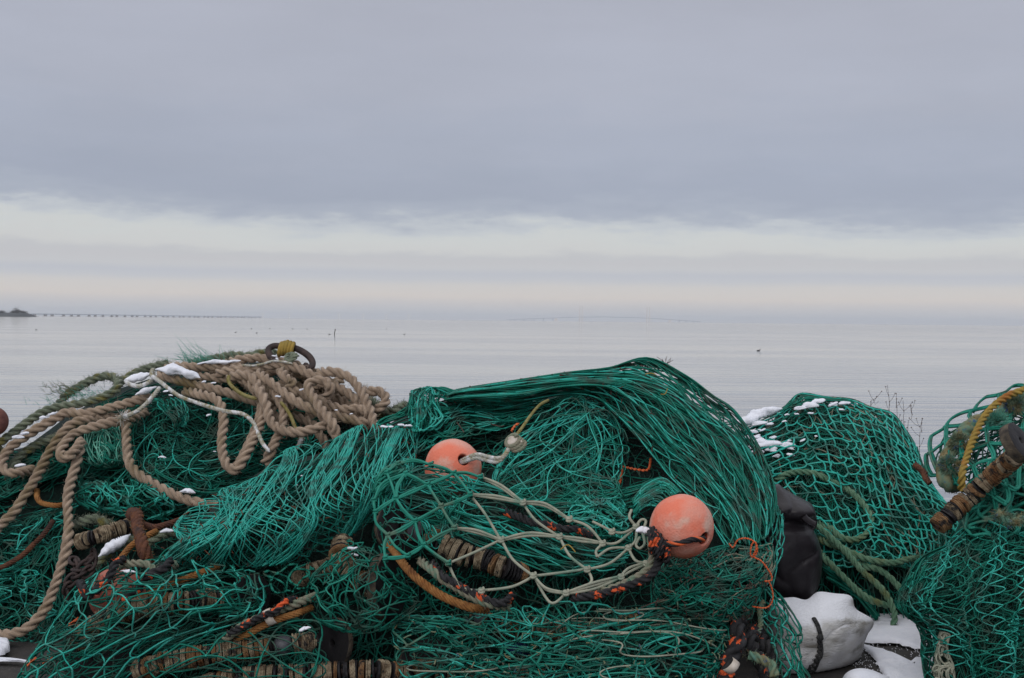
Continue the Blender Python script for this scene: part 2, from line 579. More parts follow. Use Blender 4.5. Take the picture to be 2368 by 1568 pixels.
# the cloud base is ragged, more so the higher it hangs; streaks lower down stay level
wav = wmath('MULTIPLY', wnoise((1, 1, 2.5), 4.2, 3.0, off=(3.1, 0.4, 0)), 0.024)
rag = wmath('MULTIPLY', wnoise((1, 1, 4.5), 17.0, 7.0, 0.64), 0.044)
wob = wmath('ADD', wav, rag)
amt = wmath('ADD', 0.10, wmath('MULTIPLY', wmath('SUBTRACT', z, 0.036), 30.0, True), True)
lft = N.new('ShaderNodeMapRange')
lft.interpolation_type = 'SMOOTHSTEP'
for k_, v_ in ((1, -0.33), (2, -0.12), (3, 0.0075), (4, -0.002)):
    lft.inputs[k_].default_value = v_
Lk.new(sep.outputs['X'], lft.inputs[0])
wob = wmath('SUBTRACT', wob, lft.outputs[0])
e = wmath('ADD', z, wmath('MULTIPLY', wob, amt))
ramp = N.new('ShaderNodeValToRGB')
cr = ramp.color_ramp
cr.interpolation = 'EASE'
STOPS = [(0.0, (190, 191, 196)), (0.0055, (193, 194, 199)), (0.010, (204, 200, 200)), (0.0155, (215, 207, 201)), (0.0225, (210, 206, 203)),
         (0.0265, (196, 198, 204)), (0.032, (190, 193, 202)), (0.0352, (198, 199, 203)), (0.0372, (210, 209, 208)), (0.0396, (194, 194, 199)), (0.0432, (195, 196, 200)), (0.0475, (206, 207, 207)),
         (0.0565, (206, 209, 209)), (0.063, (195, 200, 206)), (0.074, (169, 176, 191)), (0.086, (162, 169, 186)), (0.115, (168, 174, 190)),
         (0.16, (175, 179, 193)), (0.212, (175, 178, 191)), (0.5, (214, 217, 228)), (1.0, (252, 253, 255))]
for i_, (p_, c_) in enumerate(STOPS):
    el = cr.elements[i_] if i_ < 2 else cr.elements.new(min(p_, 1.0))
    el.position = p_
    el.color = lin(*c_)
Lk.new(e, ramp.inputs[0])
# soft darker and paler passages in the overcast
mot = wmath('ADD', wmath('MULTIPLY', wnoise((1, 1, 3.0), 3.0, 4.0, off=(0, 2, 5)), 0.20), wmath('MULTIPLY', wnoise((1, 1, 5.0), 9.0, 5.0, off=(4, 2, 1)), 0.11))
mot = wmath('ADD', 1.0, wmath('MULTIPLY', mot, wmath('MULTIPLY', wmath('SUBTRACT', z, 0.05), 18.0, True)))
mul = N.new('ShaderNodeVectorMath')
mul.operation = 'SCALE'
Lk.new(ramp.outputs[0], mul.inputs[0])
Lk.new(mot, mul.inputs['Scale'])
mx = N.new('ShaderNodeMix')
mx.data_type = 'RGBA'
mx.inputs['Factor'].default_value = 0.04
sc_ = N.new('ShaderNodeVectorMath')
sc_.operation = 'SCALE'
sc_.inputs['Scale'].default_value = 0.1
Lk.new(sky.outputs[0], sc_.inputs[0])
Lk.new(mul.outputs[0], mx.inputs[6])
Lk.new(sc_.outputs[0], mx.inputs[7])
Lk.new(mx.outputs[2], bg.inputs[0])
bg.inputs[1].default_value = 1.0

sun_d = bpy.data.lights.new('sun', 'SUN')
sun_d.energy = 1.0
sun_d.angle = R(40)
sun_d.color = (1.0, 0.97, 0.93)
sun = bpy.data.objects.new('sun', sun_d)
COL.objects.link(sun)
sdir = Vector((math.sin(SUN_AZ) * math.cos(SUN_EL), math.cos(SUN_AZ) * math.cos(SUN_EL), math.sin(SUN_EL)))
sun.rotation_euler = sdir.to_track_quat('Z', 'Y').to_euler()

haze = Mb()
hx0, hx1, hy0, hy1, hz0, hz1 = -26000, 26000, -300, 42000, -12.0, 132.0
hv = [(x, y, z_) for z_ in (hz0, hz1) for y in (hy0, hy1) for x in (hx0, hx1)]
haze.add(hv, [(0, 2, 3, 1), (4, 5, 7, 6), (0, 1, 5, 4), (2, 6, 7, 3), (0, 4, 6, 2), (1, 3, 7, 5)])
m_haze = bpy.data.materials.new('haze')
m_haze.use_nodes = True
hn = m_haze.node_tree
hn.nodes.remove(hn.nodes['Principled BSDF'])
pv = hn.nodes.new('ShaderNodeVolumePrincipled')
pv.inputs['Density'].default_value = HAZE_D = 0.000045
pv.inputs['Color'].default_value = (0.93, 0.96, 1.0, 1)
pv.inputs['Anisotropy'].default_value = 0.3
hn.links.new(pv.outputs[0], hn.nodes['Material Output'].inputs['Volume'])
o = haze.build('haze', m_haze, smooth_=False)
tag(o, 'pale sea haze over the whole sound', 'haze', kind='stuff')

# ------------------------------------------------------------------ water
WZ = -1.25
QY = 9.6                            # edge of the quay
m_water = bpy.data.materials.new('water')
m_water.use_nodes = True
wn = m_water.node_tree
bs = wn.nodes['Principled BSDF']
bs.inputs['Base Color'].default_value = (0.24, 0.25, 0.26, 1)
bs.inputs['Roughness'].default_value = 0.05
bs.inputs['IOR'].default_value = 1.45
g_ = wn.nodes.new('ShaderNodeNewGeometry')


def wtex(sc, scale, detail):
    mp = wn.nodes.new('ShaderNodeMapping')
    mp.inputs['Scale'].default_value = sc
    mp.inputs['Rotation'].default_value = (0, 0, R(1.5))
    wn.links.new(g_.outputs['Position'], mp.inputs[0])
    x = wn.nodes.new('ShaderNodeTexNoise')
    x.inputs['Scale'].default_value = scale
    x.inputs['Detail'].default_value = detail
    wn.links.new(mp.outputs[0], x.inputs['Vector'])
    return x.outputs['Fac']


b1 = wn.nodes.new('ShaderNodeBump')
b1.inputs['Strength'].default_value = 1.0
b1.inputs['Distance'].default_value = 0.10
wn.links.new(wtex((0.09, 1.0, 1), 0.9, 5.0), b1.inputs['Height'])
b2 = wn.nodes.new('ShaderNodeBump')
b2.inputs['Strength'].default_value = 1.0
b2.inputs['Distance'].default_value = 0.12
wn.links.new(wtex((0.10, 0.6, 1), 0.11, 4.0), b2.inputs['Height'])
wn.links.new(b1.outputs[0], b2.inputs['Normal'])
pw_ = wn.nodes.new('ShaderNodeMapRange')
for k_, v_ in ((1, 0.42), (2, 0.60), (3, 0.25), (4, 1.0)):
    pw_.inputs[k_].default_value = v_
wn.links.new(wtex((0.25, 0.6, 1), 0.06, 4.0), pw_.inputs[0])
wn.links.new(pw_.outputs[0], b1.inputs['Strength'])
wn.links.new(b2.outputs[0], bs.inputs['Normal'])
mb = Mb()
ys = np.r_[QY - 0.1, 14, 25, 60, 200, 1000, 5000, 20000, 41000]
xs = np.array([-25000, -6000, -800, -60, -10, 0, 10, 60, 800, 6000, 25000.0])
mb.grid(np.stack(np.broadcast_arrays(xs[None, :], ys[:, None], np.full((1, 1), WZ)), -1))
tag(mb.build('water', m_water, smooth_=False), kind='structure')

# ------------------------------------------------------------------ quay
m_quay = mat('wet_asphalt', (0.030, 0.028, 0.029), (0.052, 0.046, 0.042), 0.75, 9, 6, c3=(0.085, 0.075, 0.066), scale3=70, lo3=0.60, hi3=0.68, bump=0.5, bscale=160)
mb = Mb()
gx = np.linspace(-14, 14, 60)
gy = np.r_[np.linspace(-5, QY, 50)]
gx2, gy2 = np.meshgrid(gx, gy)
gz = 0.008 * Sines(3, 2, 0.4)(np.stack([gx2, gy2], -1))
gz[-1] = 0.0
mb.grid(np.stack([gx2, gy2, gz], -1))
tag(mb.build('quay', m_quay), kind='structure')
mb = Mb()
m_stone = mat('quay_stone', (0.10, 0.095, 0.09), (0.16, 0.15, 0.14), 0.9, 6, bump=0.5, bscale=40)
mb.grid(np.array([[[x, QY, 0.0] for x in gx], [[x, QY, -0.9] for x in gx], [[x, QY - 0.05, -2.2] for x in gx]]))
tag(mb.build('quay_wall', m_stone, smooth_=False), kind='structure')

# snow lying on the quay: sheets with ragged outlines
def snow_sheet(reg, outline, z0=0.004, h=0.02, seed=1, rag=0.09):
    q = uv(reg, outline)
    pts = []
    for u_, v_ in q:
        Y = ground_Y(u_, v_)
        pts.append(P(u_, v_, Y))
    pts = np.array(pts)
    pts = np.r_[pts, pts[:1]]
    pts = smooth(pts, 0.02)[:-1]
    c = pts.mean(0)
    s_ = Sines(seed, 3, 4.0)
    s2_ = Sines(seed + 1, 3, 14.0)
    k = 1 + rag * s_(pts) + rag * 0.8 * s2_(pts) + rag * 0.5 * Sines(seed + 7, 3, 40.0)(pts)
    pts = c + (pts - c) * k[:, None]
    rings = []
    for t_, hh in ((1.0, 0.0), (0.985, 0.35), (0.95, 0.7), (0.9, 0.85), (0.82, 0.95), (0.74, 1.0), (0.66, 1.0), (0.58, 1.0), (0.5, 1.0), (0.4, 1.0), (0.3, 1.0), (0.2, 1.0), (0.1, 1.0), (0.02, 1.0)):
        r_ = c + (pts - c) * t_
        r_[:, 2] = z0 + h * hh * (1 + 0.3 * Sines(seed + 4, 3, 3.0)(r_) + 0.15 * Sines(seed + 5, 3, 16.0)(r_))
        rings.append(r_)
    m_ = Mb()
    m_.grid(np.array(rings)[:, ::-1], closed_u=True)
    return m_


tag(snow_sheet('B4', [(930, 1200), (1060, 1040), (1190, 960), (1300, 990), (1500, 1040), (1720, 1120), (1700, 1340), (1480, 1370), (1380, 1352), (1290, 1325), (1180, 1300), (980, 1296)], 0.012, 0.02, 3, 0.04).build('snow', m_snow), kind='structure')
tag(snow_sheet('B4', [(930, 1330), (975, 1365), (1020, 1420), (1090, 1480), (1190, 1510), (1310, 1495), (1430, 1450), (1700, 1390), (1800, 1500), (1700, 1700), (1400, 1700), (1150, 1650), (1060, 1500)], 0.014, 0.02, 8, 0.035).build('snow', m_snow), kind='structure')
tag(snow_sheet('B1', [(-300, 1270), (-100, 1270), (20, 1290), (80, 1340), (60, 1390), (-40, 1410), (-300, 1420)], 0.014, 0.03, 12, 0.05).build('snow', m_snow), kind='structure')
tag(snow_sheet('B1', [(-300, 1440), (0, 1436), (150, 1446), (260, 1462), (240, 1476), (100, 1462), (-300, 1466)], 0.014, 0.008, 15, 0.02).build('snow', m_snow), kind='structure')

# loose grains of snow blown over the asphalt
g = np.random.default_rng(77)
sg = []
for (x0_, x1_, y0_, y1_, n_) in ((860, 1480, 1280, 1480, 200), (820, 1120, 1340, 1560, 110)):
    for x_, y_ in zip(g.uniform(x0_, x1_, n_), g.uniform(y0_, y1_, n_)):
        q_ = uv('B4', [(x_, y_)])[0]
        sg.append(P(q_[0], q_[1], ground_Y(q_[0], q_[1], 0.012)))
m_ = Mb()
m_.blobs(np.array(sg), g.uniform(0.001, 0.0035, len(sg)), seed=3)
tag(m_.build('snow_grains', m_snow), 'loose snow grains scattered on the wet asphalt beside the sack', 'snow', kind='stuff')

# ------------------------------------------------------------------ far shore
m_isle = mat('wooded_shore', (0.05, 0.058, 0.066), (0.07, 0.075, 0.08), 0.95, 0.05)  # bluish grey base carries painted distance haze
m_bark = mat('bare_crown', (0.028, 0.028, 0.030), (0.04, 0.036, 0.035), 0.95, 0.2)
ISY = 3300.0
def base_v(u):                       # line where the water meets the sky
    return 741.0 + (u - 1183.5) * 0.0099
def far(u, Y):
    q = P(u, base_v(u), Y)
    return np.array([q[0], Y, WZ])
mb = Mb()
us = np.linspace(-260, 80, 90)
prof = np.interp(us, [-260, -80, 0, 10, 20, 45, 58, 68, 74, 80], [11, 11, 8.6, 7.6, 7.2, 8.6, 7.4, 5.0, 2.4, 0.0])
rows = []
for f_, hh in ((-30, 0.0), (-22, 0.75), (0, 1.0), (40, 1.0), (120, 0.0)):
    rows.append([far(u_, ISY) + np.array([0, f_ * (0.3 + 0.7 * min(1, (80 - u_) / 60)), max(0.0, p_ * hh * (1 + 0.10 * math.sin(u_ * 1.3) + 0.12 * math.sin(u_ * 0.57 + 1) + 0.06 * math.sin(u_ * 3.1)))]) for u_, p_ in zip(us, prof)])
mb.grid(np.array(rows)[:, ::-1])
tag(mb.build('island', m_isle), kind='structure')

def far_tree(u_, h, w, seed):
    b_ = far(u_, ISY + 10)
    b_[2] = 5.0
    root = thing('tree', b_, FT[seed], 'tree', 'trees on the far headland')
    m_ = Mb()
    m_.tubes(np.array([[b_, b_ + [0.2, 0, h * 0.35], b_ + [0, 0, h * 0.8]]]), np.array([[0.5, 0.4, 0.15]]), 6)
    m_.build('trunk', m_bark, root)
    m_ = Mb()
    g = np.random.default_rng(seed)
    c = g.normal(size=(260, 3)) * np.array([w * 0.42, w * 0.3, h * 0.24]) + b_ + np.array([0, 0, h * 0.55]) + np.array([w * 0.5, 0, h * 0.2]) * g.uniform(-1, 1, (260, 1)) * np.array([0.6, 0, -0.6])
    m_.blobs(c, g.uniform(0.25, 0.75, 260))
    br = np.stack([np.repeat((b_ + [0, 0, h * 0.4])[None], 60, 0), c[:60]], 1)
    m_.tubes(br, 0.12, 3)
    m_.build('crown', m_bark, root)

FT = {1: 'bushy dark tree at the left picture end of the far headland', 2: 'low round tree beside the tallest one on the headland',
      3: 'tallest bare tree on the far headland', 4: 'small tree between the tallest tree and the tip of the headland', 5: 'wide low tree nearest the tip of the far headland'}
far_tree(4, 8.0, 11, 1)
far_tree(31, 7.0, 9, 2)
far_tree(37.5, 13.0, 9, 3)
far_tree(45, 6.5, 7, 4)
far_tree(54, 7.5, 10, 5)

# low bridge running out from the headland
m_girder = mat('haze_tinted_girder', (0.46, 0.50, 0.55), None, 0.8)  # lightened blue-grey: distance haze painted into the girder colour
m_pier = mat('pale_concrete', (0.66, 0.62, 0.58), (0.74, 0.69, 0.64), 0.9, 0.02)
def box(mb, c, s, matn=0, rot=0.0):
    c, s = np.asarray(c, float), np.asarray(s, float) / 2
    v = np.array([(x, y, z_) for z_ in (-1, 1) for y in (-1, 1) for x in (-1, 1)]) * s
    ca, sa = math.cos(rot), math.sin(rot)
    v = np.column_stack([v[:, 0] * ca - v[:, 1] * sa, v[:, 0] * sa + v[:, 1] * ca, v[:, 2]]) + c
    mb.add(v, [(0, 2, 3, 1), (4, 5, 7, 6), (0, 1, 5, 4), (2, 6, 7, 3), (0, 4, 6, 2), (1, 3, 7, 5)], matn)
    return mb

A_, B_ = far(68, 7200), far(603, 12500)
root = thing('bridge', A_, 'long low bridge on many pale piers running out from the wooded headland', 'bridge')
dv = B_ - A_
ang = math.atan2(dv[1], dv[0])
m_ = Mb()
mid = (A_ + B_) / 2
box(m_, mid + [0, 0, 11.0], (np.linalg.norm(dv), 22, 4.5), 0, ang)
m_.build('deck', m_girder, root, smooth_=False)
n_p = 40
for i in range(n_p):
    t_ = (i + 0.6 + 0.16 * math.sin(i * 2.3)) / n_p
    m_ = Mb()
    c_ = A_ + dv * t_
    box(m_, c_ + [0, -12, 6.0], (24, 8, 13.0), 0, ang)
    box(m_, c_ + [0, -12, 0.5], (36, 14, 2.0), 0, ang)
    m_.build('pier', m_pier, root, smooth_=False)

# cable-stayed bridge
m_pylon = mat('pale_pylon', (0.80, 0.74, 0.70), None, 0.8)
CB = 11500.0
root = thing('bridge', far(1385, CB), 'faint cable-stayed bridge with two tall pylons on the horizon', 'bridge')
us = np.linspace(1170, 1620, 60)
hgt = np.interp(us, [1170, 1240, 1340, 1400, 1500, 1570, 1620], [7, 19, 33, 37, 30, 17, 6])
m_ = Mb()
line = np.array([far(u_, CB) + [0, 0, h_] for u_, h_ in zip(us, hgt)])
sec = np.array([(-10, -2), (10, -2), (10, 2), (-10, 2)])
V = line[:, None] + np.stack([np.zeros((4,)), sec[:, 0], sec[:, 1]], -1)[None]
m_.grid(V, closed_u=True)
m_.build('deck', m_girder, root, smooth_=False)
for u_ in (1343, 1498):
    c_ = far(u_, CB)
    for dx in (-10, 10):
        m_ = Mb()
        m_.tubes(np.array([[c_ + [dx, -14, 0], c_ + [dx, -14, 60], c_ + [dx * 0.8, -14, 118]]]), np.array([[4.6, 3.8, 3.0]]), 4)
        pyl = m_.build('pylon', m_pylon, root, smooth_=False)
    for sgn in (-1, 1):
        for k in range(1, 7):
            m_ = Mb()
            e_ = far(u_ + sgn * k * 11, CB)
            e_[2] = np.interp(u_ + sgn * k * 11, us, hgt) + 2
            m_.tubes(np.array([[c_ + [0, -14, 40 + 12 * k], e_ + [0, -11, 0]]]), 0.35, 3)
            m_.build('cable', m_pylon, pyl)
for u_, w_, h_ in ((1285, 34, 22), (1548, 24, 20)):
    m_ = Mb()
    c_ = far(u_, CB)
    box(m_, c_ + [0, -16, h_ / 2], (w_ * 0.6, 12, h_))
    box(m_, c_ + [0, -16, 1.0], (w_, 18, 6))
    m_.build('pier', m_pylon, root, smooth_=False)
for u_ in np.r_[np.arange(1190, 1280, 22), np.arange(1570, 1615, 16)]:
    m_ = Mb()
    c_ = far(u_, CB)
    hh = np.interp(u_, us, hgt)
    box(m_, c_ + [0, 0, hh / 2 - 2], (7, 8, hh - 3))
    m_.build('pier', m_girder, root, smooth_=False)

# wind turbines
TU = [607.5, 668.4, 727.3, 783.6, 839.6, 892.8, 945.0]
TA = [12, 75, 40, 95, 20, 60, 100]
TL = ['white wind turbine standing at the outer end of the low bridge', 'white wind turbine, second from the end of the low bridge',
      'white wind turbine, third from the end of the low bridge', 'white wind turbine in the middle of the row of seven',
      'white wind turbine, third from the right end of the row', 'white wind turbine next to the faintest one',
      'faintest white wind turbine, farthest from the low bridge']
m_turb = mat('white_turbine', (0.92, 0.90, 0.86), None, 0.5)
TY = 12800.0
for u_, a_, l_ in zip(TU, TA, TL):
    b_ = far(u_, TY)
    root = thing('wind_turbine', b_, l_, 'wind turbine', 'row of wind turbines on the horizon')
    m_ = Mb()
    m_.tubes(np.array([[b_, b_ + [0, 0, 20], b_ + [0, 0, 40]]]), np.array([[4.2, 3.6, 3.0]]), 10)
    m_.build('tower', m_turb, root)
    m_ = Mb()
    box(m_, b_ + [0, -1.5, 41.5], (4, 9, 4))
    nac = m_.build('nacelle', m_turb, root, smooth_=False)
    hub = b_ + np.array([0, -7.0, 41.5])
    for k in range(3):
        an = R(a_ + 120 * k)
        d_ = np.array([math.sin(an), 0, math.cos(an)])
        m_ = Mb()
        m_.tubes(np.array([[hub, hub + d_ * 4, hub + d_ * 12, hub + d_ * 24]]), np.array([[1.2, 2.4, 1.7, 0.4]]), 6)
        m_.build('blade', m_turb, nac)

# birds resting on the water
m_bird = mat('dark_plumage', (0.025, 0.023, 0.025), (0.05, 0.045, 0.043), 0.8, 12)
def bird_mesh():
    m_ = Mb()
    t_ = np.linspace(0, 1, 17)
    prof_ = 0.13 * np.sin(np.pi * t_) ** 0.6
    prof_[-4:] *= np.array([0.85, 0.6, 0.4, 0.2])
    cx = -0.32 + 0.64 * t_
    cz = 0.06 + 0.10 * np.clip(t_ - 0.78, 0, 1) * 3
    th = np.arange(12) * math.pi / 6
    V = np.stack([np.broadcast_to(cx[:, None], (17, 12)), prof_[:, None] * np.cos(th)[None] * 0.85, cz[:, None] + prof_[:, None] * np.sin(th)[None] * 0.8], -1)
    m_.grid(V, closed_u=True)
    nk = np.array([[0.20, 0, 0.12], [0.25, 0, 0.20], [0.27, 0, 0.28], [0.31, 0, 0.32], [0.37, 0, 0.315], [0.45, 0, 0.295]])
    m_.tubes(nk[None], np.array([[0.06, 0.05, 0.045, 0.055, 0.035, 0.008]]), 10)
    return m_
BIRDS = [(253, 749, 0), (84, 763, 1), (433, 749.5, 0), (544.5, 769, 0), (581.5, 760.5, 1), (593, 770.3, 0), (623.5, 760, 0), (676.8, 761, 1), (709.8, 761.5, 0), (893.6, 761, 1), (934.2, 774, 0), (762, 773.5, 1), (1753, 811.5, 0)]
bird0 = None
for u_, v_, fl in BIRDS:
    Yb = ground_Y(u_, v_, WZ)
    p_ = P(u_, v_, Yb)
    if bird0 is None:
        bird0 = bird_mesh().build('water_bird', m_bird, origin=(0, 0, 0))
        ob = bird0
    else:
        ob = bird0.copy()
        COL.objects.link(ob)
    ob.location = (p_[0], p_[1], WZ)
    s_ = 0.55
    ob.scale = (s_, s_, s_)
    ob.rotation_euler = (0, 0, R(180 * fl + (u_ * 7) % 50 - 25))
    tag(ob, 'small dark water bird resting on the calm grey sea', 'bird', 'birds resting on the water')
ob['label'] = 'dark water bird on the right half of the sea, nearest the quay'
Yb = ground_Y(773, 774.5, WZ)
p_ = P(773, 774.5, Yb)
m_ = Mb()
h_ = 13.0 * Yb / FPX
m_.tubes(np.array([[p_ - [0, 0, 0.3], p_ + [0.03, 0, h_ * 0.5], p_ + [0.12, 0, h_ * 0.85]]]), np.array([[0.07, 0.06, 0.04]]), 8)
m_.blobs([p_ + [0.12, 0, h_ * 0.9]], 0.14)
m_.blobs([p_ + [0.02, 0, h_ * 0.45]], 0.10)
tag(m_.build('marker_stake', m_bird), 'thin dark stake standing upright out of the sea among the birds', 'stake')

# ------------------------------------------------------------------ bodies of the heaps
def heap(name, sil, F, setback, inset, depth, seed, label, strands=400, amp=0.05):
    sil = np.asarray(sil, float)
    us = np.linspace(sil[0, 0], sil[-1, 0], 150)
    vt = np.interp(us, sil[:, 0], sil[:, 1]) + inset
    rows = []
    nf = 70
    tz = np.linspace(0, 1, nf) ** 0.8
    n1, n2 = Sines(seed, 3, 1.3), Sines(seed + 1, 3, 4.0)
    vb = 1640.0
    for t_ in tz[::-1]:
        v_ = vt + (vb - vt) * t_
        v_ = np.maximum(v_, vt)
        Y = F(v_) + setback + 0.35 * np.exp(-((v_ - vt) / 26.0)) * np.clip(t_ * 0 + 1, 0, 1)
        p_ = P(us, v_, Y)
        p_[:, 1] += amp * (0.7 * n1(p_) + 0.3 * n2(p_))
        rows.append(p_)
    rows[0][:, 2] = np.minimum(rows[0][:, 2], 0.0)
    bot = rows[0].copy()
    bot[:, 2] = 0.0
    rows.insert(0, bot)
    top = rows[-1]
    for f_, zz in ((0.3, 0.93), (0.6, 0.75), (0.85, 0.45), (1.0, 0.0)):
        r_ = top.copy()
        r_[:, 0] *= (r_[:, 1] + depth * f_) / r_[:, 1]
        r_[:, 1] += depth * f_
        r_[:, 2] = top[:, 2] * zz
        rows.append(r_)
    V = np.array(rows)
    root = thing(name, (V[:, :, 0].mean(), V[:, :, 1].mean(), 0.0), label, 'net heap')
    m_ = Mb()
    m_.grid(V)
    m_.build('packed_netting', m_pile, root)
    # loose strands matted on the body
    g = np.random.default_rng(seed + 9)
    ctrl = np.array([[(*uvY,) for uvY in zip(us[::15], (vt + (vb - vt) * t_)[::15], (F(vt + (vb - vt) * t_) + setback)[::15])] for t_ in (0.02, 0.1, 0.25, 0.45, 0.7, 0.97)])
    S = tangle(ctrl, strands, 34, seed + 2, ds=0.012, turn=0.25, thick=0.09, lift=0.05, aspect=0.6)
    m_ = Mb()
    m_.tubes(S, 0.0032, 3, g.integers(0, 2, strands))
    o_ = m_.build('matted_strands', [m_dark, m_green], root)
    o_['kind'] = 'stuff'
    return root


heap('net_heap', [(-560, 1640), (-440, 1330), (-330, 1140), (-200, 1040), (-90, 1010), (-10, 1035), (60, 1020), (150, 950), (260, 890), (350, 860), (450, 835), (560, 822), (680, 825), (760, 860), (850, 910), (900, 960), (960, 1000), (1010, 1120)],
     F_LEFT, 0.16, 14, 1.0, 20, 'packed netting with painted inner shade forming the heap that carries the tan ropes', 800)
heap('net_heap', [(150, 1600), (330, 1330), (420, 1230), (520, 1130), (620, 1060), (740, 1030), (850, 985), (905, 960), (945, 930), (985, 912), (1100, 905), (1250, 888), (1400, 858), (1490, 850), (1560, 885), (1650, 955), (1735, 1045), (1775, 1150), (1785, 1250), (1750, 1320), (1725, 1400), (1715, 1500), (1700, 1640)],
     F_CENTRE, 0.26, 18, 1.1, 40, 'packed netting with painted inner shade forming the big middle heap under the orange floats', 1300)
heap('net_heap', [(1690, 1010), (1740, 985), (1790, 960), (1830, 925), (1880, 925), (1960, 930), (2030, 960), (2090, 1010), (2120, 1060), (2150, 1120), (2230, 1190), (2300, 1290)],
     F_MID, 0.12, 10, 0.9, 60, 'packed netting with painted inner shade forming the rounded heap behind the white sack', 500)
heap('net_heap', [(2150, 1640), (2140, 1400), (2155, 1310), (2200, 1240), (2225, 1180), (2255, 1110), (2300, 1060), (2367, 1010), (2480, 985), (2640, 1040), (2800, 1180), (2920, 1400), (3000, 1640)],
     F_EDGE, 0.22, 14, 1.0, 80, 'packed netting with painted inner shade forming the heap at the right picture edge', 800)


# ------------------------------------------------------------------ nets
def fishing_net(label, layers, loc=None):
    """layers: (part name, strands, knots, radius, sides, materials, mix)"""
    first = layers[0][1]
    c = first.reshape(-1, 3)
    root = thing('fishing_net', (c[:, 0].mean(), c[:, 1].mean(), c[:, 2].min()), label, 'fishing net')
    for k, (nm, S, kn, r, mats, kr) in enumerate(layers):
        g = np.random.default_rng(k + 77)
        m_ = Mb()
        n_ = len(S)
        rad = r * g.uniform(0.85, 1.2, n_)
        nm_ = len(mats) if isinstance(mats, (list, tuple)) else 1
        m_.tubes(S, rad, 4, g.integers(0, nm_, n_))
        if kn is not None and len(kn):
            m_.blobs(kn, r * kr * g.uniform(0.8, 1.2, len(kn)), 0, seed=k)
        m_.build(nm, mats, root)
    return root


# the dark green net stretched over the crest of the middle heap
arch = patch('Z3', [
    [(-430, 500, .12), (-425, 515, .08), (-420, 535, .06), (-410, 560, .08)],
    [(-300, 455, .02), (-300, 480, -.03), (-300, 515, -.04), (-290, 560, 0)],
    [(150, 385, .0), (150, 430, -.05), (150, 490, -.07), (150, 560, 0)],
    [(560, 325, .0), (560, 375, -.06), (550, 430, -.09), (540, 500, 0)],
    [(900, 285, .06), (880, 360, -.03), (840, 430, -.08), (780, 525, 0)],
    [(1200, 212, .18), (1130, 370, .02), (1040, 500, -.07), (930, 640, -.04)],
    [(1500, 350, .2), (1410, 490, .0), (1240, 640, -.1), (1070, 780, -.06)],
    [(1730, 520, .2), (1640, 700, -.02), (1450, 850, -.1), (1230, 960, -.06)],
    [(1910, 650, .2), (1850, 900, .0), (1650, 1030, -.06), (1370, 1130, 0)],
    [(2110, 950, .3), (2020, 1160, .12), (1820, 1260, .05), (1560, 1330, .0)],
    [(2230, 1270, .4), (2130, 1420, .2), (1960, 1500, .1), (1720, 1530, .05)],
    [(2240, 1500, .4), (2160, 1640, .25), (2010, 1720, .15), (1850, 1740, .1)]], F_CENTRE, -0.04)
L1 = net(arch, 46, 15, 101, fold=0.042, foldf=(0.8, 4.5), clump=0.55, bow=0.22, jit=0.2, lift=0.03)
L2 = net(arch, 52, 16, 101, fold=0.042, foldf=(0.8, 4.5), clump=0.5, bow=0.3, jit=0.25, lift=0.0, warp=0.02)
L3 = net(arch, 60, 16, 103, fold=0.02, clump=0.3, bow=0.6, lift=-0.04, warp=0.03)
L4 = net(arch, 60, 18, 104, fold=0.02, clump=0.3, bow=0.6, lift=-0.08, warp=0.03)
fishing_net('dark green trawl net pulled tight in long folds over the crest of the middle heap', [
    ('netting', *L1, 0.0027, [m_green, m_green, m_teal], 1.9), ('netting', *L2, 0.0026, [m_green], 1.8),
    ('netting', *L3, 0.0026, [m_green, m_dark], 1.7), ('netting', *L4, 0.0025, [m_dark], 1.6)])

# its left end, folded down beside the upper float
fl_ = patch('Z2', [
    [(2300, 470), (2280, 560), (2280, 640), (2200, 720)],
    [(2050, 490), (2000, 580), (2000, 680), (2000, 800)],
    [(1740, 495), (1760, 590), (1740, 700), (1780, 830)],
    [(1560, 450), (1580, 600), (1600, 740), (1600, 870)],
    [(1400, 460), (1450, 620), (1480, 770), (1480, 920)],
    [(1305, 500), (1350, 660), (1400, 800), (1390, 960)],
    [(1260, 640), (1310, 740), (1340, 850), (1340, 985)]], F_CENTRE, 0.02)
A1 = net(fl_, 30, 6, 111, fold=0.03, clump=0.6, bow=0.7, warp=0.05)
A2 = net(fl_, 34, 7, 112, fold=0.03, clump=0.6, bow=0.8, warp=0.08, lift=-0.03)
A3 = net(fl_, 40, 7, 113, fold=0.03, clump=0.6, bow=0.8, warp=0.08, lift=-0.07)
lp = patch('Z2', [[(1290, 480, -.05), (1420, 445, 0), (1560, 450, .05)], [(1290, 560, -.08), (1400, 540, -.08), (1520, 560, -.05)],
                  [(1310, 680, -.08), (1400, 680, -.1), (1560, 690, -.06)], [(1320, 800, -.05), (1370, 800, -.08), (1480, 790, -.05)]], F_CENTRE, -0.02)
A4 = tangle(lp, 60, 26, 114, ds=0.04, turn=0.2, thick=0.06, aspect=0.6, spread=0.9)
tailp = patch('Z2', [[(1330, 560), (1345, 640)], [(1200, 650), (1210, 700)], [(1090, 690), (1095, 735)], [(1030, 730), (1030, 760)]], F_CENTRE, 0.1)
A5 = net(tailp, 10, 4, 115, fold=0.01)
fishing_net('bunched dark green net end hanging in loops left of the upper float', [
    ('netting', *A1, 0.0031, [m_green, m_teal], 1.9), ('netting', *A2, 0.0031, [m_green], 1.8), ('netting', *A3, 0.003, [m_dark], 1.6),
    ('loose_loops', A4, None, 0.003, [m_green, m_teal], 1), ('netting_tail', *A5, 0.003, [m_green], 1.8)])

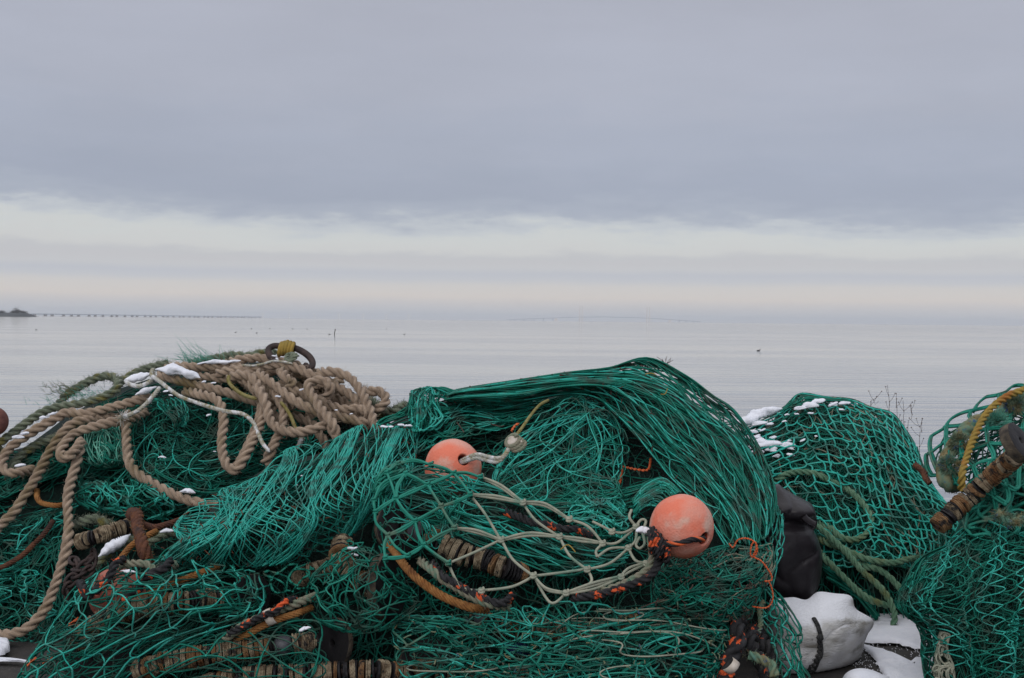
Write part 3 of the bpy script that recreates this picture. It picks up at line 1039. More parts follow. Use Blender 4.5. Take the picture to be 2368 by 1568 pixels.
# bright teal net fanned out in front of the tan ropes
tealc = TR(patch('Z2', [
    [(-536, 1470, .06), (-600, 1560), (-660, 1650), (-710, 1740), (-740, 1830)],
    [(-376, 1320, .1), (-330, 1470, -.02), (-420, 1620, -.05), (-540, 1740, 0), (-600, 1865, .1)],
    [(34, 1185, .12), (-40, 1380, -.06), (-180, 1560, -.1), (-330, 1730, -.03), (-450, 1885, .12)],
    [(300, 955, .1), (170, 1200, -.1), (20, 1450, -.14), (-120, 1680, -.06), (-230, 1895, .12)],
    [(640, 885, .08), (470, 1150, -.16), (330, 1400, -.22), (190, 1640, -.1), (60, 1895, .1)],
    [(860, 775, .06), (760, 1080, -.2), (620, 1360, -.26), (500, 1600, -.12), (400, 1850, .1)],
    [(1060, 742, .06), (980, 1060, -.18), (880, 1300, -.22), (760, 1520, -.1), (700, 1745, .1)],
    [(1240, 765, .06), (1190, 940, -.1), (1100, 1180, -.14), (1000, 1370, -.05), (900, 1600, .12)],
    [(1345, 785, .1), (1355, 960, .02), (1330, 1100, .02), (1200, 1270, .05), (1060, 1480, .2)]], F_CENTRE, -0.05))
T1 = net(tealc, 110, 9, 121, fold=0.035, foldf=(0.7, 5.0), clump=0.4, bow=0.16, jit=0.16, warp=0.015)
T2 = net(tealc, 104, 10, 121, fold=0.035, foldf=(0.7, 5.0), clump=0.45, bow=0.22, jit=0.2, warp=0.02, lift=-0.035)
T3 = net(tealc, 104, 9, 121, fold=0.035, foldf=(0.7, 5.0), clump=0.4, bow=0.3, warp=0.02, lift=-0.07)
T4 = net(tealc, 110, 9, 121, fold=0.035, foldf=(0.7, 5.0), clump=0.4, bow=0.4, warp=0.04, lift=-0.09)
fishing_net('bright teal net fanned out like a skirt between the tan ropes and the upper float', [
    ('netting', *T1, 0.0022, [m_teal], 2.1), ('netting', *T2, 0.0021, [m_teal], 1.9), ('netting', *T3, 0.0022, [m_teal, m_green], 1.7), ('netting', *T4, 0.0024, [m_green], 1.6)])

# nets under the tan ropes
leftc = TR(patch('Z1', [
    [(640, 700), (640, 950), (680, 1110), (640, 1250), (630, 1390)],
    [(980, 640), (960, 900), (940, 1120), (850, 1290), (790, 1450)],
    [(1300, 530), (1270, 800, -.08), (1190, 1050, -.12), (1110, 1280, -.1), (1040, 1490, .02)],
    [(1600, 560), (1530, 850, -.06), (1430, 1080, -.12), (1370, 1300, -.1), (1320, 1500)],
    [(2000, 540), (1850, 850), (1720, 1100, -.06), (1640, 1300, -.06), (1560, 1430)],
    [(2300, 560), (2260, 800), (2200, 1020), (2060, 1200), (1850, 1330)],
    [(2750, 620), (2640, 800), (2500, 980), (2300, 1120), (2050, 1250)]], F_LEFT, 0.05))
N1 = net(leftc, 60, 12, 131, fold=0.03, clump=0.6, bow=0.9, warp=0.10)
N2 = net(leftc, 66, 13, 132, fold=0.03, clump=0.6, bow=0.9, warp=0.12, lift=-0.04)
N3 = tangle(leftc, 150, 30, 133, ds=0.03, turn=0.22, thick=0.07, lift=0.02, aspect=0.5)
cl = patch('Z1', [[(1240, 540, -.1), (1480, 530, -.1)], [(1300, 620, -.15), (1520, 620, -.15)], [(1380, 700, -.14), (1520, 700, -.14)], [(1400, 770, -.1), (1500, 760, -.1)]], F_LEFT, 0.02)
N4 = net(cl, 16, 5, 134, bow=0.9, fold=0.02)
cl2 = patch('Z1', [[(690, 800, -.06), (960, 760, -.06)], [(690, 930, -.1), (980, 900, -.12)], [(720, 1050, -.08), (1000, 1030, -.1)], [(800, 1105, 0), (990, 1090, 0)]], F_LEFT, 0.02)
N5 = tangle(cl2, 60, 30, 135, ds=0.05, turn=0.2, thick=0.06, lift=0.02, aspect=0.8)
botc = TR(patch('Z1', [[(640, 1260), (620, 1330), (660, 1400)], [(760, 1200, -.08), (800, 1340, -.14), (830, 1460, -.02)], [(1000, 1190, -.1), (1010, 1360, -.2), (1030, 1500, -.04)],
                       [(1250, 1190, -.1), (1230, 1360, -.2), (1210, 1510, -.04)], [(1420, 1230, -.06), (1400, 1380, -.12), (1400, 1510, 0)]], F_LEFT, -0.02))
N6 = net(botc, 50, 5, 136, bow=0.9, fold=0.02, clump=0.4, warp=0.05)
fishing_net('matted green net bulging out beneath the tan rope loops', [
    ('netting', *N1, 0.0031, [m_green, m_dark], 1.8), ('netting', *N2, 0.003, [m_dark], 1.7), ('loose_strands', N3, None, 0.0028, [m_green, m_dark, m_teal], 1),
    ('netting_fold', *N4, 0.003, [m_teal, m_green], 1.9), ('loose_loops', N5, None, 0.003, [m_green, m_frayteal], 1), ('netting_fold', *N6, 0.003, [m_green, m_teal], 1.8)])

ll = patch('Z1', [[(-300, 1180), (-40, 1120), (180, 1000), (420, 860)], [(-300, 1300), (-20, 1220), (200, 1130), (480, 980)], [(-300, 1420), (0, 1350), (220, 1250), (560, 1120)]], F_LEFT, 0.04)
LL1 = net(TR(ll), 34, 8, 141, bow=0.8, fold=0.03, clump=0.6, warp=0.08)
LL2 = tangle(ll, 120, 26, 142, ds=0.04, turn=0.25, thick=0.07, lift=0.02, head=1.57, spread=0.7)
fishing_net('green net showing between the two tan ropes that hang at the left', [('netting', *LL1, 0.003, [m_green, m_dark], 1.8), ('loose_strands', LL2, None, 0.0028, [m_dark, m_green], 1)])

lo = patch('B1', [[(-350, 300), (-60, 320), (200, 260), (480, 190), (620, 170)], [(-350, 560), (-60, 560), (200, 520), (400, 450), (560, 420)],
                  [(-350, 800), (-60, 800), (180, 780), (380, 720), (520, 700)], [(-350, 1080), (-40, 1050), (200, 1030), (400, 1000), (520, 960)], [(-300, 1330), (0, 1280), (250, 1290), (420, 1240), (540, 1200)]], F_LEFT, -0.02)
LO1 = net(lo, 15, 10, 151, bow=1.0, fold=0.05, clump=0.6, warp=0.12, jit=0.6)
LO2 = tangle(lo, 170, 30, 152, ds=0.035, turn=0.3, thick=0.12, lift=0.0)
fishing_net('loose tangled green net at the lower left behind the long hanging tan rope', [('netting', *LO1, 0.0032, [m_teal, m_green], 1.8), ('loose_strands', LO2, None, 0.003, [m_green, m_dark, m_dark], 1)])

# open net over the disc ropes at the lower left
fo = patch('B1', [
    [(700, 760, .1), (900, 650, .12), (1150, 610, .1), (1420, 605, .1), (1700, 690, .1), (1950, 700, .15), (2180, 800, .2)],
    [(560, 900, .05), (760, 860, -.1), (1020, 800, -.18), (1320, 780, -.16), (1620, 800, -.1), (1900, 830, -.04), (2140, 900, .06)],
    [(470, 1080, .02), (700, 1060, -.14), (980, 1000, -.24), (1280, 980, -.22), (1560, 980, -.14), (1840, 980, -.06), (2100, 1010, .02)],
    [(330, 1290, .0), (560, 1260, -.12), (860, 1230, -.2), (1180, 1180, -.18), (1440, 1150, -.1), (1700, 1130, -.04), (1960, 1110, .02)],
    [(220, 1460, .0), (440, 1430, -.1), (680, 1400, -.14), (960, 1360, -.14), (1220, 1320, -.08), (1480, 1250, -.02), (1700, 1210, .02)],
    [(140, 1600, .0), (340, 1600, -.05), (600, 1590, -.1), (860, 1560, -.1), (1060, 1500, -.04), (1260, 1420, .02), (1500, 1330, .04)],
    [(60, 1760, .0), (280, 1760, -.05), (540, 1760, -.08), (800, 1700, -.06), (1000, 1640, .0), (1150, 1560, .02), (1300, 1450, .04)]], F_CENTRE, -0.06)
FO1 = net(TR(fo), 8, 11, 161, bow=0.26, fold=0.02, jit=0.28, sub=6, clump=0.1, bowd=0.012)
FO2 = net(fo, 7, 9, 162, bow=0.5, fold=0.03, jit=0.6, sub=6, clump=0.4, lift=-0.02)
fr = patch('B1', [[(560, 950), (640, 880), (700, 830)], [(430, 1120), (520, 1080), (620, 1050)], [(300, 1310), (380, 1290), (520, 1270)], [(190, 1480), (300, 1470), (500, 1450)], [(80, 1700), (260, 1700), (480, 1700)]], F_CENTRE, 0.0)
FO3 = net(fr, 9, 10, 163, bow=0.8, fold=0.03, jit=0.5, clump=0.5, warp=0.05)
FO4 = tangle(fo, 70, 30, 164, ds=0.03, turn=0.22, thick=0.10, lift=-0.05)
ro = patch('B1', [[(1560, 620), (1800, 660), (2000, 690), (2140, 760)], [(1620, 760), (1850, 800), (2020, 860), (2150, 930)], [(1640, 900), (1850, 960), (2000, 1000), (2100, 1060)], [(1560, 1000), (1720, 1060), (1860, 1100), (1980, 1140)]], F_CENTRE, -0.04)
FO5 = net(ro, 12, 5, 165, bow=0.9, fold=0.03, jit=0.5, warp=0.06)
fo6 = patch('B1', [[(1150, 1330, .02), (1500, 1260), (1900, 1180), (2300, 1120), (2650, 1100, .03)], [(1180, 1450, -.02), (1550, 1380, -.06), (1950, 1320, -.06), (2300, 1280, -.04), (2600, 1250)], [(1100, 1580), (1500, 1540, -.04), (1950, 1500, -.04), (2350, 1470, -.03), (2650, 1420)], [(1050, 1760), (1500, 1720), (1950, 1700), (2400, 1660), (2700, 1620)]], F_CENTRE, -0.13)
FO6 = net(TR(fo6), 3, 6, 166, bow=0.35, fold=0.02, jit=0.6, sub=7)
FO7 = tangle(fo6, 34, 24, 167, ds=0.04, turn=0.2, thick=0.05, lift=-0.02)
fishing_net('wide-meshed teal net draped over the disc ropes at the lower left', [
    ('netting', *FO1, 0.0032, [m_teal], 1.7), ('netting', *FO2, 0.0026, [m_green], 1.6), ('netting', *FO3, 0.0026, [m_teal, m_green], 1.7),
    ('loose_strands', FO4, None, 0.0028, [m_green, m_dark], 1), ('netting_fold', *FO5, 0.0031, [m_teal, m_green], 1.8), ('netting', *FO6, 0.0031, [m_teal, m_green], 1.8), ('loose_strands', FO7, None, 0.0025, [m_green, m_dark], 1)])

# thick-twined roll in front of the upper float
rl = patch('Z2', [
    [(1010, 1180, -.30), (1180, 1050, -.50), (1300, 1035, -.56), (1480, 1065, -.52), (1660, 1130, -.46), (1870, 1170, -.42)],
    [(980, 1330, -.1), (1160, 1180, -.42), (1270, 1145, -.48), (1420, 1170, -.48), (1650, 1160, -.46), (1780, 1290, -.3)],
    [(985, 1450, -.06), (1100, 1390, -.24), (1210, 1345, -.3), (1430, 1240, -.42), (1560, 1240, -.42), (1760, 1310, -.32)],
    [(1010, 1560, -.02), (1120, 1500, -.18), (1320, 1520, -.22), (1550, 1410, -.3), (1640, 1380, -.3), (1720, 1440, -.24)],
    [(1060, 1700, .02), (1130, 1640, -.1), (1340, 1530, -.2), (1500, 1620, -.22), (1600, 1520, -.2), (1660, 1580, -.18)],
    [(1100, 1790, .05), (1260, 1800, -.04), (1410, 1720, -.14), (1520, 1740, -.14), (1620, 1640, -.16), (1650, 1690, -.16)]], F_CENTRE, -0.03)
RL1 = net(rl, 5, 5, 171, bow=0.12, jit=0.12, fold=0.01, sub=6, lay=0.003)
RL2 = net(TR(rl), 24, 7, 172, bow=0.8, fold=0.02, lift=-0.03, clump=0.5, warp=0.06)
rl3 = patch('Z2', [[(980, 1330, -.1), (1060, 1130, -.4), (1200, 1060, -.5)], [(1000, 1300, -.18), (1080, 1190, -.4), (1240, 1110, -.5)], [(1060, 1330, -.2), (1140, 1220, -.4), (1330, 1140, -.5)]], F_CENTRE, -0.02)
RL3 = net(TR(rl3), 10, 4, 173, bow=0.5)
strm = patch('Z2', [[(1160, 1120, -.4), (1180, 1240, -.3), (1200, 1350, -.18), (1250, 1500, -.1)], [(1480, 1120, -.42), (1500, 1300, -.28), (1500, 1420, -.16), (1600, 1600, -.06)], [(1800, 1200, -.34), (1780, 1400, -.2), (1850, 1560, -.08), (1900, 1740)],
                    [(2150, 1330, -.2), (2130, 1500, -.08), (2150, 1680), (2200, 1850)], [(2500, 1560), (2480, 1680), (2500, 1800), (2500, 1960)], [(2800, 1640), (2800, 1740), (2800, 1850), (2750, 1950)], [(3080, 1620), (3080, 1720), (3060, 1820), (3000, 1900)]], F_CENTRE, -0.06)
RL4 = net(strm, 34, 7, 174, bow=0.9, fold=0.03, clump=0.6, warp=0.06, lift=0.0)
RL5 = net(strm, 34, 8, 175, bow=0.9, fold=0.03, clump=0.6, warp=0.06, lift=-0.04)
roll_net = fishing_net('thick-twined green net roll wound over a black disc in front of the upper float', [
    ('netting', *RL2, 0.0026, [m_green, m_teal], 1.8), ('netting_fold', *RL3, 0.0045, [m_thick], 1.7),
    ('netting', *RL4, 0.0026, [m_green, m_teal], 1.8), ('netting', *RL5, 0.003, [m_green, m_dark], 1.7)])

# pale braided net piece
ROLLY = table([1060, 1097, 1126, 1169, 1212, 1255, 1300, 1370, 1420], [5.42, 5.31, 5.23, 5.16, 5.12, 5.08, 4.98, 4.88, 4.84])
GK = {1: (1020, 225), 2: (1185, 115), 3: (1440, 5), 4: (1120, 415), 5: (1340, 300), 6: (1550, 180), 7: (1280, 580), 8: (1410, 495), 9: (1655, -88), 10: (1010, 130), 11: (1110, -90), 12: (1265, -85), 13: (1200, -165), 14: (1470, -160), 15: (1040, 480), 16: (1100, 600),
      17: (1785, 85), 18: (1660, 355), 19: (1610, 640), 20: (1870, -57), 21: (990, 20)}
GE = [(1, (1090, 175), 2), (2, (1310, 65), 3), (3, (1550, -40), 9), (4, (1220, 370), 5), (5, (1450, 240), 6), (6, (1670, 140), 17), (7, (1350, 540), 8), (8, (1530, 420), 18), (1, (1030, 320), 4), (2, (1250, 215), 5), (3, (1495, 95), 6), (4, (1185, 510), 7), (5, (1365, 410), 8),
      (6, (1600, 270), 18), (8, (1500, 565), 19), (12, (1345, -50), 3), (9, (1720, -10), 17), (10, (1080, 0), 12), (11, (1170, -150), 13), (13, (1330, -190), 14), (14, (1580, -130), 9), (11, (1150, 10), 2), (12, (1200, 10), 2), (1, (1010, 180), 10), (4, (1090, 500), 16), (7, (1190, 600), 16), (9, (1760, -90), 20)]
gc = {k: uv('B2', [v])[0] for k, v in GK.items()}
g = np.random.default_rng(15)
m_ = Mb()
for a_, md, b_ in GE:
    mq = uv('B2', [md])[0]
    for d_ in range(2):
        of = (d_ - 0.5) * 3.2
        c_ = smooth(np.array([P(q[0] + of * w_ * 0.5, q[1] + of * w_, float(ROLLY(q[1])) - 0.02 - 0.012 * w_) for q, w_ in ((gc[a_], 0.3), (mq, 1.0), (gc[b_], 0.3))]) + g.normal(0, 0.001, (3, 3)), 0.008)
        m_.tubes(c_[None], 0.0047, 7)
for k, q in gc.items():
    if k in (15, 21):
        continue
    c_ = P(q[0], q[1], float(ROLLY(q[1])) - 0.024)
    th = np.linspace(0, 4.2 * math.pi, 34)
    m_.tubes(np.stack([c_[0] + 0.006 * np.cos(th), c_[1] + 0.006 * np.sin(th), c_[2] + np.linspace(-0.009, 0.009, 34)], -1)[None], 0.0048, 6)
m_.build('braided_twine', m_thick, roll_net)

BK = {1: (-146, -57), 2: (-231, 85), 3: (195, 150), 4: (-356, 355), 5: (20, 450), 6: (-406, 640), 7: (490, 425), 8: (280, 740), 9: (840, 480), 10: (570, 285), 11: (715, 690),
      12: (1050, 515), 13: (915, 385), 14: (545, 880), 15: (990, 750), 16: (1110, 345), 17: (1195, 640), 18: (1075, 210), 19: (-140, 862), 20: (760, 305), 21: (800, 590), 22: (-420, -80)}
BE = [(1, (20, 20), 3, 2), (2, (-20, 105), 3, 2), (2, (-110, 240), 5, 1), (4, (-180, 385), 5, 2), (6, (-190, 550), 5, 1), (3, (380, 165), 10, 2), (3, (300, 290), 7, 1), (5, (250, 405), 7, 2),
      (5, (110, 610), 8, 1), (7, (660, 450), 9, 2), (7, (570, 580), 11, 1), (10, (720, 340), 9, 1), (8, (500, 715), 11, 1), (8, (390, 850), 14, 2), (19, (110, 830), 8, 1), (6, (-300, 830), 19, 1), (11, (740, 800), 14, 1),
      (11, (900, 640), 12, 1), (12, (1105, 450), 16, 1), (9, (960, 470), 16, 1), (9, (790, 540), 21, 1), (13, (1010, 395), 16, 1), (20, (850, 350), 13, 1), (14, (770, 820), 15, 3), (15, (1060, 690), 17, 2), (12, (1110, 620), 17, 1),
      (16, (1060, 270), 18, 1), (14, (420, 960), 8, 1), (12, (900, 520), 21, 1)]
bc = {k: uv('B3', [v])[0] for k, v in BK.items()}
root = thing('pale_net_piece', P(1300, 1330, 4.95), 'pale braided wide-meshed net piece spread across the front of the middle heap', 'fishing net')
g = np.random.default_rng(5)
def bY(q):
    return float(ROLLY(q[1])) + 0.02 * math.sin(q[0] * 0.013)
m_ = Mb()
for a_, md, b_, dbl in BE:
    mq = uv('B3', [md])[0]
    for d_ in range(dbl):
        off = (d_ - (dbl - 1) / 2) * 6.5
        pts = []
        for q, w in ((bc[a_], 0.25), (mq, 1.0), (bc[b_], 0.25)):
            pts.append(P(q[0] + off * w * 0.25, q[1] + off * w, bY(q) + (0.02 * (1 - w)) - abs(off) * 0.0003))
        c_ = smooth(np.array(pts) + g.normal(0, 0.001, (3, 3)), 0.006)
        m_.tubes(c_[None] , 0.0049, 8)
curl = [(1110, 345), (1150, 290), (1190, 300), (1165, 390), (1180, 480), (1140, 520), (1110, 490), (1140, 430)]
c_ = smooth(P(*uv('B3', curl).T, np.array([bY(q) for q in uv('B3', curl)])), 0.005)
m_.tubes(c_[None], 0.005, 8)
twn = m_.build('braided_twine', m_beige, root)
for k, q in bc.items():
    if k in (20, 21, 22, 18):
        continue
    m_ = Mb()
    c_ = P(q[0], q[1], bY(q) - 0.004)
    th = np.linspace(0, 4.3 * math.pi, 40)
    coil = np.stack([c_[0] + 0.0075 * np.cos(th), c_[1] + 0.006 * np.sin(th * 0.9), c_[2] + np.linspace(-0.008, 0.008, 40) + 0.004 * np.sin(th)], -1)
    m_.tubes(coil[None], 0.0048, 7)
    m_.blobs([c_], 0.009)
    m_.build('knot', m_beige, twn)

# light tangle in the hollow under the crest
cav = patch('Z3', [[(330, 640), (560, 500), (760, 540), (960, 680)], [(60, 820), (420, 700, -.1), (780, 720, -.1), (1040, 900)], [(-60, 1000), (340, 900, -.12), (700, 950, -.1), (1020, 1080)],
                   [(-40, 1180), (300, 1150, -.1), (600, 1200, -.08), (960, 1230)], [(30, 1330), (350, 1390, -.04), (700, 1370, -.04), (1000, 1330)]], F_CENTRE, 0.02)
C1 = tangle(cav, 56, 40, 181, ds=0.04, turn=0.16, thick=0.14, lift=0.10, head=0.6, spread=0.9)
C2 = net(TR(patch('Z3', [[(-40, 1180), (-20, 1260)], [(60, 900, -.06), (120, 1130, -.1)], [(300, 700, -.1), (420, 960, -.16)], [(540, 520, -.04), (760, 720, -.14)], [(800, 560, 0), (960, 800, -.06)]], F_CENTRE, -0.02)), 9, 6, 182, bow=0.8, sub=6, jit=0.6)
C3 = net(patch('Z3', [[(500, 620), (830, 640)], [(560, 760, -.04), (800, 800, -.04)], [(600, 900, -.02), (780, 960)], [(640, 1060), (800, 1120)], [(780, 1220), (960, 1260)]], F_CENTRE, 0.05), 22, 6, 183, bow=0.9, fold=0.03)
C4 = net(patch('Z3', [[(60, 1190), (40, 1340)], [(350, 1260, -.04), (300, 1440, -.06)], [(700, 1310, -.04), (620, 1450, -.08)], [(1000, 1270), (1000, 1430)], [(1300, 1170, .05), (1330, 1320)]], F_CENTRE, 0.0), 22, 7, 184, bow=1.2, fold=0.03, jit=0.7, warp=0.08)
fishing_net('light teal net hanging in loose loops in the hollow under the crest', [
    ('loose_loops', C1, None, 0.0027, [m_teal, m_green, m_green], 1), ('netting', *C2, 0.0028, [m_teal], 1.9), ('netting', *C3, 0.003, [m_green, m_teal], 1.7), ('netting', *C4, 0.003, [m_green], 1.7)])

bn = patch('Z3', [[(440, 1430, .06), (640, 1290, .02), (820, 1290, .02), (1000, 1360, .06)], [(500, 1500, -.1), (680, 1400, -.16), (860, 1410, -.16), (1040, 1470, -.06)], [(620, 1570, -.12), (760, 1520, -.18), (900, 1530, -.18), (1050, 1590, -.08)], [(760, 1650, -.06), (860, 1640, -.12), (960, 1650, -.12), (1060, 1700, -.05)]], F_CENTRE, -0.04)
BN1 = net(TR(bn), 26, 6, 191, bow=0.9, fold=0.02, clump=0.5, warp=0.06)
BN2 = net(TR(bn), 30, 6, 192, bow=0.9, fold=0.02, lift=-0.03, warp=0.06)
bn2 = patch('Z3', [[(1080, 1350), (1180, 1240, -.03), (1330, 1180, -.03), (1480, 1290)], [(1090, 1420, -.04), (1180, 1330, -.1), (1320, 1270, -.1), (1400, 1320, -.04)], [(1090, 1510), (1140, 1440, -.06), (1220, 1400, -.06), (1280, 1420)]], F_CENTRE, -0.02)
BN3 = net(TR(bn2), 26, 4, 193, bow=0.7, fold=0.015)
BN4 = net(TR(bn2), 26, 4, 194, bow=0.7, fold=0.015, lift=-0.03)
fishing_net('teal net bundle gathered just left of the lower right float', [('netting', *BN1, 0.003, [m_teal, m_green], 1.8), ('netting', *BN2, 0.003, [m_green], 1.7), ('netting_fold', *BN3, 0.003, [m_teal, m_green], 1.8), ('netting_fold', *BN4, 0.003, [m_green], 1.7)])

# wound net bag left of centre bottom
bg_ = patch('B2', [[(730, 480, .05), (860, 450, .05), (1000, 480, .06), (1110, 560, .08), (1200, 650, .1)], [(640, 620, -.02), (800, 600, -.12), (950, 620, -.14), (1100, 700, -.08), (1260, 780, .02)], [(500, 760, .0), (700, 760, -.14), (900, 780, -.18), (1100, 820, -.12), (1330, 880, .02)],
                  [(470, 960, .02), (640, 960, -.1), (860, 980, -.14), (1080, 980, -.1), (1380, 960, .02)], [(560, 1100, .04), (720, 1120, -.06), (900, 1120, -.08), (1100, 1100, -.06), (1300, 1050, .04)], [(700, 1180, .08), (800, 1190, 0), (920, 1200, 0), (1060, 1180, 0), (1200, 1120, .06)]], F_CENTRE, -0.10)
BG1 = net(bg_, 8, 7, 201, bow=0.6, fold=0.02, jit=0.5, sub=6, clump=0.3)
BG2 = net(TR(bg_), 6, 6, 202, bow=0.6, fold=0.02, jit=0.6, sub=6, clump=0.4, lift=-0.03)
BG3 = tangle(bg_, 20, 30, 203, ds=0.04, turn=0.15, thick=0.08, lift=-0.02)
lk = patch('B2', [[(100, 680), (300, 660), (520, 620)], [(150, 780), (330, 770), (520, 730)], [(200, 880), (350, 870), (500, 830)]], F_CENTRE, 0.0)
BG4 = net(lk, 6, 4, 204, bow=0.4, jit=0.4, sub=6)
fishing_net('small-meshed green net bag twisted round a worn disc rope in the lower middle', [('netting', *BG1, 0.0032, [m_thick, m_green], 1.7), ('netting', *BG2, 0.003, [m_green], 1.7), ('loose_strands', BG3, None, 0.0027, [m_green, m_dark], 1), ('netting_fold', *BG4, 0.0045, [m_thick], 1.6)])

# low front net, bottom middle
lf = patch('B3', [
    [(-850, 1030, .06), (-500, 1040, .06), (-150, 1050, .05), (200, 1000, .0), (600, 960, .0), (1000, 1000, .0), (1400, 960, 0), (1800, 1000, .05), (1950, 1060, .12)],
    [(-850, 1180, .0), (-500, 1180, -.1), (-150, 1200, -.12), (200, 1200, -.12), (600, 1150, -.14), (1000, 1130, -.14), (1400, 1080, -.12), (1760, 1150, -.04), (1930, 1200, .06)],
    [(-840, 1330, .0), (-500, 1340, -.12), (-150, 1360, -.16), (200, 1370, -.18), (600, 1350, -.2), (1000, 1300, -.2), (1400, 1280, -.16), (1720, 1330, -.06), (1850, 1380, .04)],
    [(-820, 1480, .0), (-500, 1500, -.12), (-150, 1520, -.18), (200, 1530, -.2), (600, 1520, -.22), (1000, 1480, -.2), (1350, 1470, -.16), (1650, 1480, -.06), (1780, 1500, .02)],
    [(-800, 1720, .0), (-500, 1720, -.12), (-150, 1720, -.18), (200, 1720, -.2), (600, 1720, -.22), (1000, 1720, -.2), (1350, 1720, -.14), (1600, 1720, -.06), (1720, 1720, .02)]], F_CENTRE, -0.06)
LF1 = net(TR(lf), 9, 18, 211, bow=0.3, fold=0.03, jit=0.35, sub=5, clump=0.3, warp=0.02)
LF2 = net(lf, 26, 6, 212, bow=0.5, fold=0.03, jit=0.6, sub=5, clump=0.5, lift=-0.03)
LF3 = net(TR(lf), 9, 20, 213, bow=0.6, fold=0.03, jit=0.6, sub=5, clump=0.5, lift=-0.07)
LF4 = tangle(lf, 80, 34, 214, ds=0.02, turn=0.22, thick=0.12, lift=-0.01, head=1.57, spread=0.8)
LF5 = net(lf, 16, 4, 215, bow=0.4, fold=0.03, jit=0.4, sub=6, lift=-0.05)
fishing_net('wide low teal net covering the bottom front of the middle heap', [
    ('netting', *LF1, 0.0030, [m_teal, m_green], 1.7), ('netting', *LF2, 0.0027, [m_green, m_green, m_teal], 1.7), ('netting', *LF3, 0.0026, [m_green, m_dark], 1.6),
    ('loose_strands', LF4, None, 0.0029, [m_green, m_dark, m_thick, m_dark, m_green, m_beige], 1), ('netting_fold', *LF5, 0.0050, [m_thick], 1.5)])

# matted net right of the lower float, with the fringe over the sack
mr = patch('B3', [
    [(1380, 590, .0), (1600, 560, .0), (1850, 500, .05), (2050, 520, .12), (2200, 480, .2)],
    [(1300, 720, -.04), (1560, 700, -.12), (1800, 680, -.1), (2050, 690, .0), (2220, 660, .14)],
    [(1260, 840, -.02), (1520, 840, -.14), (1780, 830, -.12), (2020, 830, -.02), (2160, 800, .1)],
    [(1260, 950, .0), (1500, 980, -.12), (1760, 990, -.1), (1960, 990, -.02), (2080, 960, .08)],
    [(1300, 1040, .04), (1540, 1080, -.06), (1760, 1100, -.05), (1920, 1100, .02), (2040, 1080, .1)]], F_CENTRE, -0.06)
MR1 = net(TR(mr), 34, 9, 221, bow=0.9, fold=0.03, clump=0.6, warp=0.10, jit=0.5)
MR2 = net(TR(mr), 36, 10, 222, bow=0.9, fold=0.03, clump=0.6, warp=0.10, lift=-0.04)
MR3 = tangle(mr, 170, 30, 223, ds=0.035, turn=0.22, thick=0.09, lift=0.0, head=1.57, spread=0.9)
ed = patch('B4', [[(120, 120, .3), (230, 150, .4), (300, 250, .5)], [(60, 350, .2), (200, 400, .35), (300, 420, .45)], [(20, 560, .15), (150, 600, .25), (270, 620, .35)], [(-40, 760, .1), (100, 800, .2), (200, 850, .28)]], F_CENTRE, 0.0)
MR4 = net(ed, 12, 8, 224, bow=0.8, fold=0.02, warp=0.05)
fg = patch('B4', [[(90, 820, .2), (160, 840, .25), (240, 860, .3)], [(110, 980, .2), (240, 980, .25), (340, 1000, .3)], [(140, 1150, .15), (280, 1150, .2), (450, 1200, .26)], [(200, 1320, .1), (330, 1320, .15), (420, 1330, .2)], [(210, 1470, .1), (370, 1480, .1), (480, 1500, .15)], [(180, 1700, .05), (420, 1700, .05), (600, 1700, .1)]], F_CENTRE, 0.0)
MR5 = net(fg, 9, 9, 225, bow=0.7, fold=0.015, jit=0.5, sub=6, warp=0.03)
MR6 = net(fg, 7, 8, 226, bow=0.8, fold=0.015, jit=0.7, sub=6, warp=0.06, lift=-0.02)
fishing_net('matted grey-green net right of the lower float with a fringe hanging over the sack', [
    ('netting', *MR1, 0.0029, [m_green, m_dark], 1.8), ('netting', *MR2, 0.0029, [m_dark, m_green], 1.7), ('loose_strands', MR3, None, 0.0026, [m_green, m_dark, m_thick, m_dark, m_green, m_dark, m_fleck], 1),
    ('netting_fold', *MR4, 0.003, [m_green, m_teal], 1.8), ('fringe', *MR5, 0.0032, [m_green, m_teal], 1.8), ('fringe', *MR6, 0.003, [m_dark, m_green], 1.7)])

